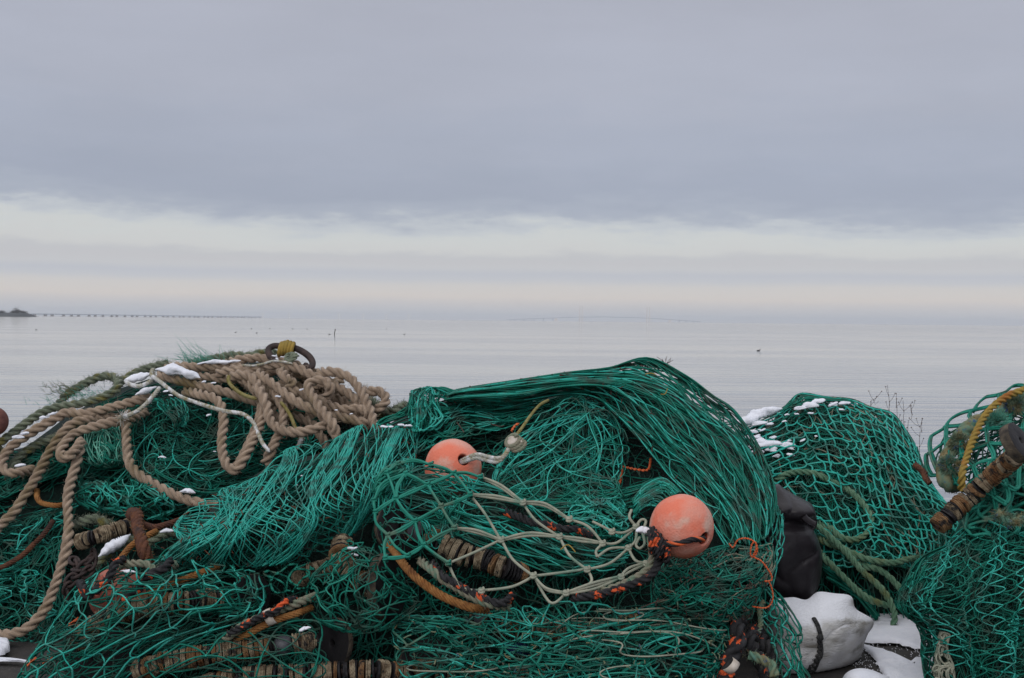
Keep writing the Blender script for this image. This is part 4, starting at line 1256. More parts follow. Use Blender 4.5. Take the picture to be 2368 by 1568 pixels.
# rounded heap behind the sack: square-hung net
def net_square(ctrl, na, nb, seed, sub=5, jit=0.25, bow=0.3, fold=0.02, lift=0.0, shear=0.0):
    g = np.random.default_rng(seed)
    Ka = np.arange(na + 1)[:, None] / na + g.normal(0, jit / na * 0.4, (na + 1, nb + 1))
    Kb = np.arange(nb + 1)[None] / nb + g.normal(0, jit / nb * 0.4, (na + 1, nb + 1)) + shear * (Ka - 0.5)
    t = np.arange(sub) / sub
    hump = np.sin(np.pi * t)
    s1 = Sines(seed + 1, 2, 2.0)
    s2 = Sines(seed + 2, 2, 2.0)
    out = []
    for ax in (0, 1):
        A, B = (Ka, Kb) if ax == 0 else (Ka.T, Kb.T)
        n_, m_ = A.shape
        def fill(X):
            Y = X[:, :-1, None] * (1 - t) + X[:, 1:, None] * t
            return np.concatenate([Y.reshape(n_, -1), X[:, -1:]], 1)
        hb = np.r_[np.tile(hump, m_ - 1), 0]
        def sg(sd, bias=0):
            x = np.repeat(g.normal(bias, sd, (n_, m_ - 1)), sub, 1)
            return np.concatenate([x, x[:, -1:]], 1) * hb
        A, B, D = fill(A) + sg(bow / na, bow / na * 0.8 if ax == 0 else 0), fill(B) + sg(bow / nb), sg(0.006)
        X = np.stack([A, B], -1)
        q = peval(ctrl, A + 0.02 * s1(X), B + 0.02 * s2(X))
        out.append(P(q[..., 0], q[..., 1], q[..., 2] + fold * s1(X * 1.7) + D - lift))
    q = peval(ctrl, Ka + 0.02 * s1(np.stack([Ka, Kb], -1)), Kb + 0.02 * s2(np.stack([Ka, Kb], -1)))
    kn = P(q[..., 0], q[..., 1], q[..., 2] + fold * s1(np.stack([Ka, Kb], -1) * 1.7) - lift)
    return out[0], out[1], kn.reshape(-1, 3)

md = patch('Z4', [
    [(-60, 480, .1), (280, 290, .25), (430, 170, .35), (640, 195, .3), (850, 215, .3), (1010, 280, .3), (1180, 330, .3), (1300, 480, .3), (1370, 590, .3)],
    [(30, 560, .0), (330, 450, .05), (520, 360, .08), (700, 360, .0), (880, 370, .0), (1050, 430, .02), (1190, 500, .06), (1330, 640, .12), (1420, 740, .2)],
    [(120, 700), (380, 620), (600, 560), (780, 560), (950, 590), (1120, 640), (1260, 720), (1400, 820, .06), (1500, 900, .12)],
    [(230, 880), (440, 830), (640, 800), (830, 800), (1010, 820), (1180, 860), (1330, 920), (1480, 980, .04), (1600, 1040, .1)],
    [(420, 1120), (560, 1090), (740, 1060), (920, 1060), (1090, 1080), (1260, 1110), (1420, 1150), (1560, 1190), (1700, 1220)],
    [(560, 1360), (700, 1350), (850, 1340), (1010, 1330), (1170, 1340), (1330, 1370), (1460, 1400), (1560, 1440), (1680, 1460)],
    [(640, 1600), (800, 1560), (950, 1540), (1100, 1540), (1240, 1550), (1380, 1580), (1480, 1600), (1560, 1640), (1660, 1660)]], F_MID, -0.03)
S1, S2, K1 = net_square(md, 20, 18, 231, shear=0.10, jit=0.16, bow=0.22)
S3, S4, K3 = net_square(md, 17, 18, 232, shear=-0.25, lift=-0.07, jit=0.9, bow=0.6)
M5 = net(TR(md), 26, 16, 233, bow=0.9, fold=0.03, clump=0.5, warp=0.10, lift=-0.10)
M6 = tangle(md, 260, 30, 234, ds=0.025, turn=0.25, thick=0.08, lift=-0.06)
root = fishing_net('square-hung teal net stretched over the rounded heap behind the white sack', [
    ('netting', S1, K1, 0.0042, [m_teal], 1.8), ('netting', S2, None, 0.0042, [m_teal], 1), ('netting', S3, K3, 0.0034, [m_green, m_dark], 1.5), ('netting', S4, None, 0.0034, [m_dark], 1),
    ('netting', *M5, 0.0034, [m_green, m_dark], 1.6), ('loose_strands', M6, None, 0.0032, [m_green, m_dark, m_dark, m_dark, m_green, m_dark, m_fleck], 1)])
mt = patch('Z4', [[(270, 300, .15), (330, 280, .1)], [(360, 220, .15), (440, 250, .02)], [(430, 165, .3), (560, 225, .05)], [(620, 190, .3), (700, 220, .1)], [(850, 205, .35), (860, 230, .2)]], F_MID, -0.03)
MT = net(mt, 14, 6, 235, bow=0.7)
ml = patch('B4', [[(600, 640), (620, 760)], [(780, 760), (760, 840)], [(920, 900), (900, 930)], [(1060, 1050), (1040, 1100)]], F_MID, -0.02)
ML = net(ml, 22, 4, 236, bow=0.6, lift=0.0)
m_ = Mb(); m_.tubes(MT[0], 0.0035, 4); m_.build('netting_fold', m_green, root)
m_ = Mb(); m_.tubes(ML[0], 0.0035, 4); m_.build('netting_fold', m_green, root)

# heap at the right edge: thick open net on top, fine net below
eg = patch('Z4', [
    [(1445, 800, .1), (1440, 640, .1), (1500, 480, .12), (1640, 370, .14), (1840, 250, .16), (2030, 140, .2), (2250, 80, .25), (2500, 40, .3)],
    [(1540, 860, .0), (1530, 680, -.02), (1600, 520, .0), (1740, 400, .02), (1930, 290, .04), (2110, 190, .06), (2300, 130, .1), (2520, 100, .2)],
    [(1660, 900, -.08), (1680, 740, -.14), (1740, 590, -.14), (1870, 470, -.12), (2030, 370, -.1), (2180, 290, -.06), (2340, 230, .0), (2540, 200, .1)],
    [(1780, 960, -.14), (1830, 800, -.2), (1900, 680, -.2), (2000, 570, -.2), (2130, 470, -.16), (2260, 400, -.12), (2400, 340, -.06), (2560, 320, .0)],
    [(1900, 1060, -.16), (1960, 920, -.24), (2030, 800, -.24), (2120, 700, -.22), (2230, 600, -.2), (2340, 530, -.16), (2460, 470, -.1), (2580, 440, -.04)],
    [(2000, 1180, -.14), (2080, 1060, -.22), (2160, 960, -.24), (2240, 860, -.22), (2340, 760, -.2), (2430, 690, -.16), (2520, 620, -.1), (2600, 580, -.04)]], F_EDGE, -0.02)
E1 = net(TR(eg), 9, 11, 241, bow=0.2, fold=0.012, jit=0.25, sub=6)
off = np.zeros_like(E1[0]); off[..., 0] = 0.008; off[..., 2] = 0.006
E1b = E1[0] + off
E2 = tangle(eg[2:], 60, 30, 242, ds=0.03, turn=0.2, thick=0.14, lift=-0.10)
E3 = net(eg[1:], 9, 7, 243, bow=0.4, jit=0.5, sub=6, lift=-0.10)
mdl = patch('Z4', [[(1700, 1180), (1900, 1040), (2120, 900), (2400, 820)], [(1760, 1260), (1960, 1150), (2180, 1040), (2400, 980)], [(1820, 1330), (2030, 1260), (2220, 1180), (2400, 1120)], [(1760, 1420), (2000, 1380), (2220, 1330), (2400, 1280)]], F_EDGE, -0.05)
E7 = tangle(mdl, 26, 22, 244, ds=0.05, turn=0.3, thick=0.1, lift=0.04)
fishing_net('coarse dark green net with doubled twine on top of the heap at the right edge', [
    ('netting', *E1, 0.0058, [m_thick], 1.9), ('netting', E1b, None, 0.0055, [m_thick, m_green], 1), ('netting', *E3, 0.005, [m_thick, m_dark], 1.5), ('loose_strands', E2, None, 0.0032, [m_dark, m_green], 1),
    ('loose_loops', E7, None, 0.0062, [m_thick], 1)])
ef = patch('B4', [
    [(1560, 560, .1), (1650, 440, .05), (1780, 340, .0), (1960, 300, .0), (2150, 300, .0), (2450, 300, .0)],
    [(1380, 620, .1), (1560, 590, -.08), (1780, 540, -.12), (2000, 500, -.12), (2200, 500, -.12), (2450, 500, -.1)],
    [(1280, 800, .1), (1470, 800, -.12), (1720, 780, -.2), (1960, 740, -.2), (2200, 720, -.2), (2450, 720, -.18)],
    [(1215, 980, .12), (1420, 1000, -.1), (1680, 1000, -.18), (1940, 980, -.2), (2200, 960, -.22), (2450, 960, -.2)],
    [(1400, 1180, .08), (1520, 1200, -.06), (1720, 1220, -.16), (1960, 1210, -.2), (2200, 1200, -.22), (2450, 1200, -.2)],
    [(1420, 1400, .06), (1560, 1420, -.06), (1760, 1430, -.14), (1980, 1430, -.2), (2200, 1430, -.22), (2450, 1430, -.2)],
    [(1470, 1720, .04), (1600, 1720, -.06), (1780, 1720, -.12), (1980, 1720, -.18), (2200, 1720, -.2), (2450, 1720, -.18)]], F_EDGE, -0.05)
EF1 = net(ef, 32, 26, 251, bow=0.4, fold=0.03, jit=0.4, clump=0.4, warp=0.05, sub=5, lift=0.02)
EF2 = net(ef, 32, 16, 252, bow=0.9, fold=0.04, jit=0.6, clump=0.6, warp=0.10, lift=-0.05)
EF3 = tangle(ef, 330, 34, 253, ds=0.02, turn=0.25, thick=0.10, lift=-0.03)
el = patch('B4', [[(1600, 500, .0), (1680, 520, -.06)], [(1400, 600, .06), (1520, 640, -.04)], [(1290, 780, .06), (1440, 800, -.06)], [(1215, 970, .08), (1380, 990, -.04)], [(1290, 1080, .08), (1430, 1100, 0)]], F_EDGE, -0.05)
EF4 = net(el, 30, 6, 254, bow=0.8, fold=0.02, clump=0.4, warp=0.05)
fishing_net('fine-meshed tangled green net hanging down the front of the heap at the right edge', [
    ('netting', *EF1, 0.0025, [m_teal, m_green], 1.9), ('netting', *EF2, 0.0026, [m_green, m_dark], 1.7), ('loose_strands', EF3, None, 0.0023, [m_dark, m_green, m_dark], 1), ('netting_fold', *EF4, 0.0024, [m_green, m_dark], 1.7)])

# ------------------------------------------------------------------ ropes
ZP = 0.2859 / FPX                   # metres per traced pixel per metre of distance


def rope(name, label, reg, pts, F, d, r, m, cat='rope', group=None, **kw):
    q = path(reg, pts, F, d)
    w = P(q[:, 0], q[:, 1], q[:, 2])
    m_ = Mb()
    fz = kw.pop('fuzz', 0)
    fm = kw.pop('fuzz_mat', None)
    seed = int(abs(w.sum()) * 1000) % 9999
    p_ = rope_mesh(m_, w, r, seed=seed, **kw)
    if not fz:
        return tag(m_.build(name, m), label, cat, group)
    root = thing(name, p_.mean(0), label, cat, group)
    ls_ = m_.build('laid_strands', m, root)
    h_ = Mb()
    hairs(h_, p_, r, fz, r * 0.9, 0.0007, seed)
    o_ = h_.build('frayed_fibres', fm or m, ls_)
    o_['kind'] = 'stuff'
    return root


GT = 'tan ropes heaped on the left pile'
TAN = [
    ('tan rope curling back on itself at the far left edge of the rope heap', 'Z1', [(1220, 520, .02), (1060, 570), (930, 605), (800, 640), (680, 665), (560, 655), (480, 690), (380, 745), (250, 820), (130, 900), (50, 980), (20, 1060), (55, 1125), (140, 1140), (260, 1120, .1)], -0.10),
    ('tan rope hanging from a tight fold down to the snow at lower left', 'Z1', [(1180, 640, .1), (1060, 690), (950, 715), (820, 750), (690, 790), (590, 830), (520, 900, -.02), (480, 970, -.04), (500, 1020, -.05), (570, 990, -.06), (625, 930, -.03), (650, 890, 0), (640, 960), (615, 1060), (575, 1190), (548, 1330), (548, 1427), (557, 1520), (560, 1600), (545, 1747), (500, 1907), (450, 2057), (390, 2207), (310, 2317), (220, 2397), (110, 2440), (0, 2447), (-100, 2425), (-240, 2380)], -0.14),
    ('tan rope slanting straight down to the left picture edge', 'Z1', [(960, 690, .08), (800, 700, .04), (660, 720), (570, 760), (490, 840), (420, 940), (350, 1070), (270, 1210), (190, 1330), (110, 1450), (20, 1540), (-80, 1640), (-240, 1780)], -0.10),
    ('tan rope dropping in a wide J from the frayed cord end', 'Z1', [(1040, 660, .06), (1020, 740), (1020, 850), (1025, 960), (1045, 1070), (1100, 1150), (1200, 1215), (1330, 1280), (1460, 1335), (1600, 1375), (1760, 1400, .06), (1900, 1400, .15)], -0.16),
    ('tan rope with a narrow hanging loop above the bright teal net', 'Z1', [(1500, 480, .12), (1640, 505, .02), (1740, 535), (1800, 610), (1815, 740), (1800, 880), (1810, 1000), (1850, 1090), (1910, 1110), (1970, 1030), (2030, 920), (2090, 800), (2130, 680), (2140, 570), (2110, 460), (2040, 370), (1940, 345), (1860, 370, .05)], -0.18),
    ('tan rope stretched along the ridge below the long snow patch', 'Z1', [(1290, 350, .06), (1420, 385), (1540, 420), (1680, 450), (1820, 485), (1960, 525), (2100, 560), (2240, 560, .04), (2380, 600, .06)], -0.10),
    ('tan rope passing right behind the snow patches on the ridge', 'Z1', [(1290, 310, .1), (1430, 285), (1580, 290), (1720, 280), (1880, 275), (2000, 300), (2090, 360), (2150, 450), (2190, 560), (2220, 680), (2290, 760)], -0.04),
    ('tan rope running under the lower snow patch on the ridge', 'Z1', [(1560, 340, .05), (1680, 350), (1800, 370), (1910, 360), (2010, 360), (2110, 400, .02), (2240, 500, .04)], -0.02),
    ('tan rope along the very top of the heap in front of the iron ring', 'Z2', [(-220, 260, .1), (-100, 225), (20, 215), (100, 215), (190, 240), (300, 250), (400, 280), (480, 320), (560, 330, .05)], -0.03),
    ('tan rope below the thin frosted cord on the crest', 'Z2', [(-260, 330, .05), (-120, 300), (0, 310), (110, 280), (220, 265), (330, 275), (430, 305), (520, 350), (600, 380, .05)], -0.10),
    ('tan rope running diagonally down across the middle of the heap', 'Z2', [(60, 330, .04), (140, 380), (240, 460), (340, 540), (450, 600), (550, 640), (620, 710), (670, 790), (710, 850), (740, 920, .08)], -0.20),
    ('tan rope bent in a hook over the dark coil in the heap', 'Z2', [(630, 520, .06), (665, 450), (630, 400), (560, 390), (490, 415), (490, 470), (530, 540), (580, 620), (640, 690), (690, 760), (705, 850, .04)], -0.24),
    ('tan rope forming the right shoulder of the heap', 'Z2', [(530, 330, .1), (640, 310), (740, 330), (820, 370), (870, 430), (915, 500), (950, 580), (985, 660), (1010, 750), (1030, 820, .08)], -0.10),
    ('tan rope end looped out against the water at the right of the heap', 'Z2', [(890, 470, .1), (970, 475), (1050, 480), (1100, 520), (1095, 575), (1040, 615), (980, 630, .06)], -0.02),
    ('tan rope lying under the right shoulder rope', 'Z2', [(330, 330, .1), (450, 335), (560, 365), (660, 400), (740, 450), (820, 500), (880, 570), (900, 660), (890, 740, .06)], -0.04),
    ('tan rope crossing below the dark coil towards the right', 'Z2', [(560, 540, .05), (640, 580), (720, 610), (800, 620), (880, 610), (950, 650), (960, 740, .05)], -0.10),
    ('tan rope lowest on the right flank of the heap', 'Z2', [(600, 640, .05), (690, 660), (770, 690), (860, 710), (940, 730), (1010, 730, .05)], -0.08),
    ('tan rope making a deep U across the lower right of the heap', 'Z2', [(60, 440, .02), (110, 520), (150, 610), (165, 690), (210, 760), (290, 800), (390, 815), (490, 800), (580, 770), (640, 740, .05)], -0.22),
    ('tan rope coming down beside the mossy cord into the teal net', 'Z2', [(190, 470, .02), (240, 560), (275, 640), (270, 720), (250, 800), (215, 880), (180, 960), (130, 1060, .05)], -0.16),
    ('tan rope twisting from the crest into the middle of the heap', 'Z2', [(260, 310, .04), (300, 370), (350, 410), (310, 450, .02), (380, 480, .03), (440, 510, .05), (520, 560, .06)], -0.14),
    ('dark weathered tan rope coiled in the hollow of the heap', 'Z2', [(500, 440, .1), (560, 420), (630, 430), (650, 490), (610, 540), (540, 540), (500, 490, .04)], -0.08),
    ('tan rope left of the U bend, nearly vertical', 'Z2', [(-110, 350, .02), (0, 400), (60, 480), (100, 570), (90, 660), (60, 760), (20, 860), (-30, 970), (-80, 1060), (-130, 1110)], -0.15),
    ('tan rope hidden mostly beneath the right shoulder', 'Z2', [(420, 370, .12), (540, 430, .08), (660, 520, .06), (760, 560, .05), (870, 660, .06), (940, 800, .1)], 0.0),
    ('tan rope lying low behind the two diagonal ropes', 'Z2', [(300, 680, .1), (420, 700, .06), (520, 760, .05), (580, 850, .06), (620, 940, .1)], -0.04),
]
TAN += [
    ('tan rope deep under the diagonal ropes on the right flank', 'Z2', [(-60, 380, .02), (80, 450), (220, 500), (380, 500), (520, 480), (660, 470), (780, 520, .03)], 0.06),
    ('tan rope deep between the deep U rope and the crest', 'Z2', [(20, 560), (140, 480), (280, 420), (400, 440), (500, 520), (600, 600), (720, 660)], 0.06),
    ('tan rope deep below the crossing ropes, bending left', 'Z2', [(760, 380), (660, 420), (560, 500), (470, 590), (360, 640), (250, 640), (120, 600), (30, 620)], 0.08),
    ('tan rope deep at the foot of the right shoulder', 'Z2', [(940, 520), (900, 600), (800, 670), (690, 700), (580, 690), (460, 680)], 0.08),
    ('tan rope deep behind the mossy cord on the ridge', 'Z1', [(1700, 330), (1850, 340), (1980, 400), (2080, 480), (2180, 540), (2300, 560)], 0.05),
    ('tan rope just under the crest behind the thin frosted cord', 'Z2', [(-150, 280), (40, 330), (180, 320), (320, 310), (470, 360), (600, 430), (700, 480)], 0.03)]
for lb, rg, pts, d in TAN:
    rope('thick_rope', lb, rg, pts, F_LEFT, d, 0.0245, m_tan, group=GT, fuzz=260, wob=0.004)

GM = 'mossy green ropes on the left pile'
MOSS = [
    ('short mossy rope poking up over the ridge left of the snow', 'Z1', [(960, 400, .05), (1020, 370), (1110, 320), (1220, 280), (1330, 255), (1360, 250)], 0.0),
    ('dark mossy rope arched against the water above the left slope', 'Z1', [(480, 570, .05), (540, 500), (630, 440), (730, 385), (830, 350), (910, 355), (955, 400), (940, 440, .03)], 0.02),
    ('long pale mossy rope sweeping down to the left picture edge', 'Z1', [(960, 400, .02), (945, 455), (860, 510), (740, 555), (620, 580), (480, 600), (360, 640), (250, 710), (130, 800), (20, 880), (-120, 960), (-300, 1060)], -0.08),
    ('mossy rope under the tan loops at the left', 'Z1', [(560, 780, .1), (440, 850), (330, 890), (230, 950), (150, 1020), (110, 1090), (160, 1130, .05)], -0.02),
    ('mossy rope on the top of the heap beside the iron ring', 'Z1', [(1540, 255, .1), (1640, 230), (1760, 200), (1880, 180), (2000, 185), (2100, 165), (2220, 160, .08)], 0.04),
    ('mossy rope lying at the left picture edge under the long pale one', 'Z1', [(-240, 1240), (-120, 1180), (-20, 1100), (20, 1000), (-30, 920), (-140, 960)], -0.02),
    ('frosted mossy rope on the dark slope below the tan J rope', 'B1', [(610, 320, .05), (690, 290), (780, 280), (850, 310), (900, 330, .05)], -0.08),
    ('mossy rope half covered by the snow on the dark slope', 'B1', [(760, 650, .04), (820, 610), (900, 550), (980, 480), (1060, 450), (1180, 470), (1300, 410), (1420, 390, .04), (1480, 390, .1)], -0.06),
    ('pale green rope end behind the net at the foot of the right shoulder', 'Z2', [(980, 540, .12), (1060, 600, .06), (1140, 640), (1220, 610), (1260, 590, .1)], 0.08),
    ('pale green rope coil behind the right shoulder', 'Z2', [(1010, 700, .12), (1080, 660, .1), (1160, 650, .06), (1240, 660, .1)], 0.06),
]
for lb, rg, pts, d in MOSS:
    rope('mossy_rope', lb, rg, pts, F_LEFT, d, 0.0220, m_moss, group=GM, fuzz=700, wob=0.003)

for lb, rg, pts, d, m, r in [
    ('frosted cord running from the snowy tip down over the green net', 'Z1', [(1240, 290), (1225, 345), (1290, 395), (1370, 460), (1460, 520), (1580, 565), (1700, 605), (1830, 640), (1960, 660), (2040, 720), (2080, 800), (2120, 890), (2180, 970)], -0.20, m_cord, 0.0100),
    ('short frosted cord bent round the upper snow patch', 'Z1', [(1010, 390), (1050, 420), (1120, 435), (1200, 405), (1240, 360), (1230, 300)], -0.17, m_cord, 0.0100),
    ('frosted cord slanting to a frayed end above the J rope', 'Z1', [(1295, 440), (1250, 500), (1190, 570), (1120, 630), (1040, 670), (985, 690)], -0.22, m_cord, 0.0105),
    ('thin frosted cord lying along the crest of the rope heap', 'Z2', [(-60, 265), (30, 270), (110, 255), (200, 232), (280, 240), (350, 255)], -0.14, m_cord, 0.0055),
    ('ochre cord sagging between two tan ropes on the ridge', 'Z1', [(1850, 345), (1850, 400), (1900, 460), (1980, 510), (2080, 540)], -0.20, m_mosscord, 0.0095),
    ('ochre cord running down beside the deep U rope', 'Z2', [(250, 560), (300, 620), (340, 690), (370, 770), (400, 850)], -0.20, m_mosscord, 0.0085),
    ('frosted cord end sticking out under the deep U rope', 'Z2', [(420, 840, .05), (415, 880), (390, 930), (360, 950)], -0.1, m_cord, 0.0105),
]:
    rope('cord', lb, rg, pts, F_LEFT, d, r, m, 'cord', strands=4, groove=0.32, fuzz=160, fade=True)
q = path('Z1', [(985, 690)], F_LEFT, -0.22)
m_ = Mb()
hairs(m_, P(q[:, 0], q[:, 1], q[:, 2]), 0.008, 60, 0.04, 0.0012, 4)
tag(m_.build('frayed_cord_end', m_cord), 'bushy frayed end of the slanting frosted cord', 'cord end')

# tufts of frayed net on the ridge
for lb, rg, c, n_, ln, s_, mt_ in [('teal tuft of frayed twine sticking up over the ridge', 'Z1', (1640, 235), 120, 0.15, 1, m_frayteal), ('small yellow-green tuft on the arched mossy rope', 'Z1', (560, 470), 160, 0.06, 2, m_fray),
                                   ('thin teal tuft left of the arched mossy rope', 'Z1', (470, 570), 30, 0.07, 3, m_frayteal), ('pale tuft of fibres above the deep mossy rope', 'Z1', (680, 520), 90, 0.07, 4, m_frayteal)]:
    q = path(rg, [c], F_LEFT, 0.0)
    c_ = P(q[0, 0], q[0, 1], q[0, 2])
    g = np.random.default_rng(s_)
    m_ = Mb()
    a = c_ + g.normal(0, 0.035, (n_, 3)) * np.array([1.6, 0.6, 0.4])
    dr = np.array([-0.5, 0.0, 0.42]) + g.normal(0, 0.28, (n_, 3))
    l_ = ln * g.uniform(0.3, 1, (n_, 1))
    A = np.stack([a, a + dr * l_ * 0.5, a + dr * l_ + np.array([0, 0, -0.08]) * l_], 1)
    m_.tubes(A, np.array([[0.0012, 0.001, 0.0004]]).repeat(n_, 0), 3)
    tag(m_.build('frayed_twine_tuft', mt_), lb, 'twine tuft')

# ropes at the foot of the rounded heap
GG = 'green ropes at the foot of the rounded heap'
for lb, rg, pts, d in [
    ('olive green rope making a round loop on the face of the rounded heap', 'Z4', [(200, 900, .1), (270, 840), (350, 805), (440, 795), (560, 810), (680, 870), (790, 920), (880, 990), (960, 1080), (1005, 1180), (985, 1270), (910, 1330), (820, 1340), (740, 1310), (660, 1240), (560, 1200, .08)], -0.03),
    ('green rope running from the black sheet straight down to the snow', 'B4', [(480, 260, .1), (560, 330), (640, 400), (720, 470), (800, 550), (870, 630), (940, 710), (1020, 780), (1090, 850), (1140, 920), (1180, 1000), (1195, 1080), (1180, 1150, .0)], -0.12),
    ('green rope curving right under the net of the rounded heap', 'B4', [(540, 420, .1), (640, 470), (740, 510), (850, 560), (950, 600), (1060, 625), (1180, 635), (1300, 610), (1420, 590, .1)], -0.06),
    ('green rope lowest at the foot of the rounded heap', 'B4', [(560, 520, .1), (640, 610), (730, 700), (810, 780), (890, 860), (970, 920), (1060, 960), (1150, 985, .02)], -0.12),
    ('dark green rope behind the straight one at the foot of the heap', 'B4', [(860, 580, .1), (960, 660), (1060, 690), (1140, 740), (1200, 800), (1250, 860), (1300, 950, .08)], -0.04)]:
    rope('green_rope', lb, rg, pts, F_MID, d, 0.0165, m_grope, group=GG, pitch=6.2, fuzz=150)

# wire and combination ropes in the middle heap
for nm, lb, rg, pts, F, d, r, m, kw in [
    ('wire_rope', 'rusty orange wire rope running down below the pale net piece', 'B2', [(1120, 470, .25), (1190, 570, .12), (1250, 650, .02), (1330, 740), (1430, 820), (1550, 900), (1680, 960), (1800, 1000), (1920, 1020, .05)], F_CENTRE, -0.22, 0.0150, m_rustwire, dict(strands=6, groove=0.68, pitch=7)),
    ('wire_rope', 'rusty orange wire rope beside the taped rope at the lower middle', 'B2', [(-120, 1260, .05), (0, 1205), (100, 1150), (200, 1105), (300, 1070), (400, 1040), (500, 1000, .06)], F_CENTRE, -0.14, 0.0125, m_rustwire, dict(strands=6, groove=0.68, pitch=7)),
    ('wire_rope', 'rusty wire rope lying behind the lower left float', 'B1', [(1080, 960, .05), (1200, 890), (1300, 835), (1420, 790), (1540, 750), (1660, 705), (1760, 670, .06)], F_CENTRE, -0.02, 0.0120, m_rustwire, dict(strands=6, groove=0.68, pitch=7)),
    ('wire_rope', 'rusty brown wire rope bent over the frayed post', 'B1', [(940, 640, .05), (985, 590), (1050, 510), (1130, 450), (1210, 410), (1260, 385, .03)], F_CENTRE, 0.12, 0.0125, m_rustwire, dict(strands=6, groove=0.68, pitch=7)),
    ('pale_flecked_rope', 'pale flecked rope taped to the rusty wire in the lower middle', 'B1', [(1820, 1260, .05), (1900, 1190), (1990, 1130), (2080, 1090), (2180, 1050), (2300, 1000), (2440, 950), (2560, 900, .06)], F_CENTRE, -0.15, 0.0155, m_fleck, {}),
    ('black_orange_rope', 'black rope with orange flecks wound along the taped rope', 'B1', [(1850, 1210, .04), (1960, 1150), (2040, 1110), (2110, 1070), (2220, 1030), (2310, 950), (2400, 930, .05)], F_CENTRE, -0.185, 0.0125, m_blackor, {}),
    ('pale_flecked_rope', 'pale flecked rope wrapped in black below the pale net piece', 'B2', [(1380, 620, .05), (1470, 690), (1560, 770), (1660, 830), (1760, 890), (1860, 940), (1980, 980), (2100, 1000, .05)], F_CENTRE, -0.26, 0.0150, m_fleck, {}),
    ('black_orange_rope', 'black rope with orange flecks winding beside the rusty wire', 'B2', [(1480, 640, .05), (1560, 740), (1640, 790), (1740, 850), (1850, 900), (1950, 950), (2060, 960), (2130, 900, .05)], F_CENTRE, -0.27, 0.0150, m_blackor, {}),
    ('pale_flecked_rope', 'pale flecked rope coming from under the lower right float', 'B3', [(1230, 400, .05), (1240, 500), (1245, 590), (1220, 670), (1160, 730), (1080, 780), (980, 830), (880, 860), (760, 890, .05)], F_CENTRE, -0.31, 0.0160, m_fleck, {}),
    ('black_orange_rope', 'black rope with orange flecks hooked down from the lower right float', 'B3', [(1270, 430, .02), (1300, 520), (1300, 610), (1260, 700), (1180, 770), (1080, 810), (960, 850), (830, 890), (700, 910), (600, 920, .05)], F_CENTRE, -0.33, 0.0150, m_blackor, {}),
    ('black_orange_rope', 'thick black and orange rope dangling at the lower right corner of the middle heap', 'B3', [(1960, 1080, .1), (1930, 1160), (1940, 1250), (1910, 1340), (1860, 1420), (1850, 1520), (1800, 1640), (1780, 1720)], F_CENTRE, -0.05, 0.030, m_blackor, {}),
    ('black_orange_rope', 'black and orange rope running beneath the pale twine squares', 'B3', [(20, 210, .03), (150, 260), (280, 310), (400, 330), (520, 360), (640, 370), (760, 430, .05)], F_CENTRE, -0.20, 0.0150, m_blackor, {}),
    ('black_orange_rope', 'black and orange rope tied over the lower left float', 'B1', [(1000, 610, .05), (930, 650), (900, 720), (860, 790), (800, 840), (740, 880), (700, 900), (670, 840), (650, 800, .05)], F_CENTRE, -0.12, 0.0165, m_blackor, {}),
    ('pale_flecked_rope', 'pale flecked rope above the lower left float', 'B1', [(960, 650, .05), (1080, 640), (1190, 650), (1260, 700), (1340, 680), (1420, 650, .05)], F_CENTRE, -0.08, 0.0150, m_fleck, {}),
    ('black_orange_rope', 'dark wrapped rope right of the lower left float', 'B1', [(1380, 620, .04), (1330, 680), (1260, 710), (1180, 760), (1120, 840), (1060, 900), (1010, 940), (1060, 880, .03)], F_CENTRE, -0.12, 0.0170, m_blackor, {}),
    ('black_orange_rope', 'black rope with orange flecks beside the sack, behind the dangling thick one', 'B3', [(2080, 1180, .1), (2040, 1260), (2060, 1360), (2120, 1440), (2160, 1540), (2150, 1680)], F_CENTRE, 0.06, 0.026, m_blackor, {}),
    ('black_rope', 'plain black rope hanging nearest the sack at the lower right of the middle heap', 'B3', [(2120, 1200, .1), (2150, 1290), (2200, 1390), (2230, 1500), (2230, 1680)], F_CENTRE, 0.14, 0.026, m_black, {}),
    ('frayed_rope', 'ochre frayed rope knot at the lower right corner of the middle heap', 'B3', [(2020, 1380), (2080, 1400), (2150, 1430), (2210, 1470), (2230, 1560)], F_CENTRE, -0.04, 0.017, m_fray, {}),
    ('frayed_rope', 'frayed brown rope end hanging over the sack side of the middle heap', 'B3', [(2140, 950, .12), (2110, 1020, .1), (2120, 1120, .08), (2090, 1230, .06), (2060, 1320, .04)], F_CENTRE, 0.05, 0.0100, m_fray, {}),
    ('yellow_rope', 'yellow rope stretched over the coarse net at the right picture edge', 'Z4', [(2420, 60, .1), (2240, 130), (2130, 170), (2020, 240), (1930, 330), (1870, 440), (1810, 580), (1770, 700), (1740, 820), (1735, 940, .06)], F_EDGE, -0.26, 0.0150, m_yellow, dict(strands=3)),
]:
    rope(nm, lb, rg, pts, F, d, r, m, 'wire' if nm == 'wire_rope' else 'rope', fuzz=150 if nm != 'wire_rope' else 0, **kw)

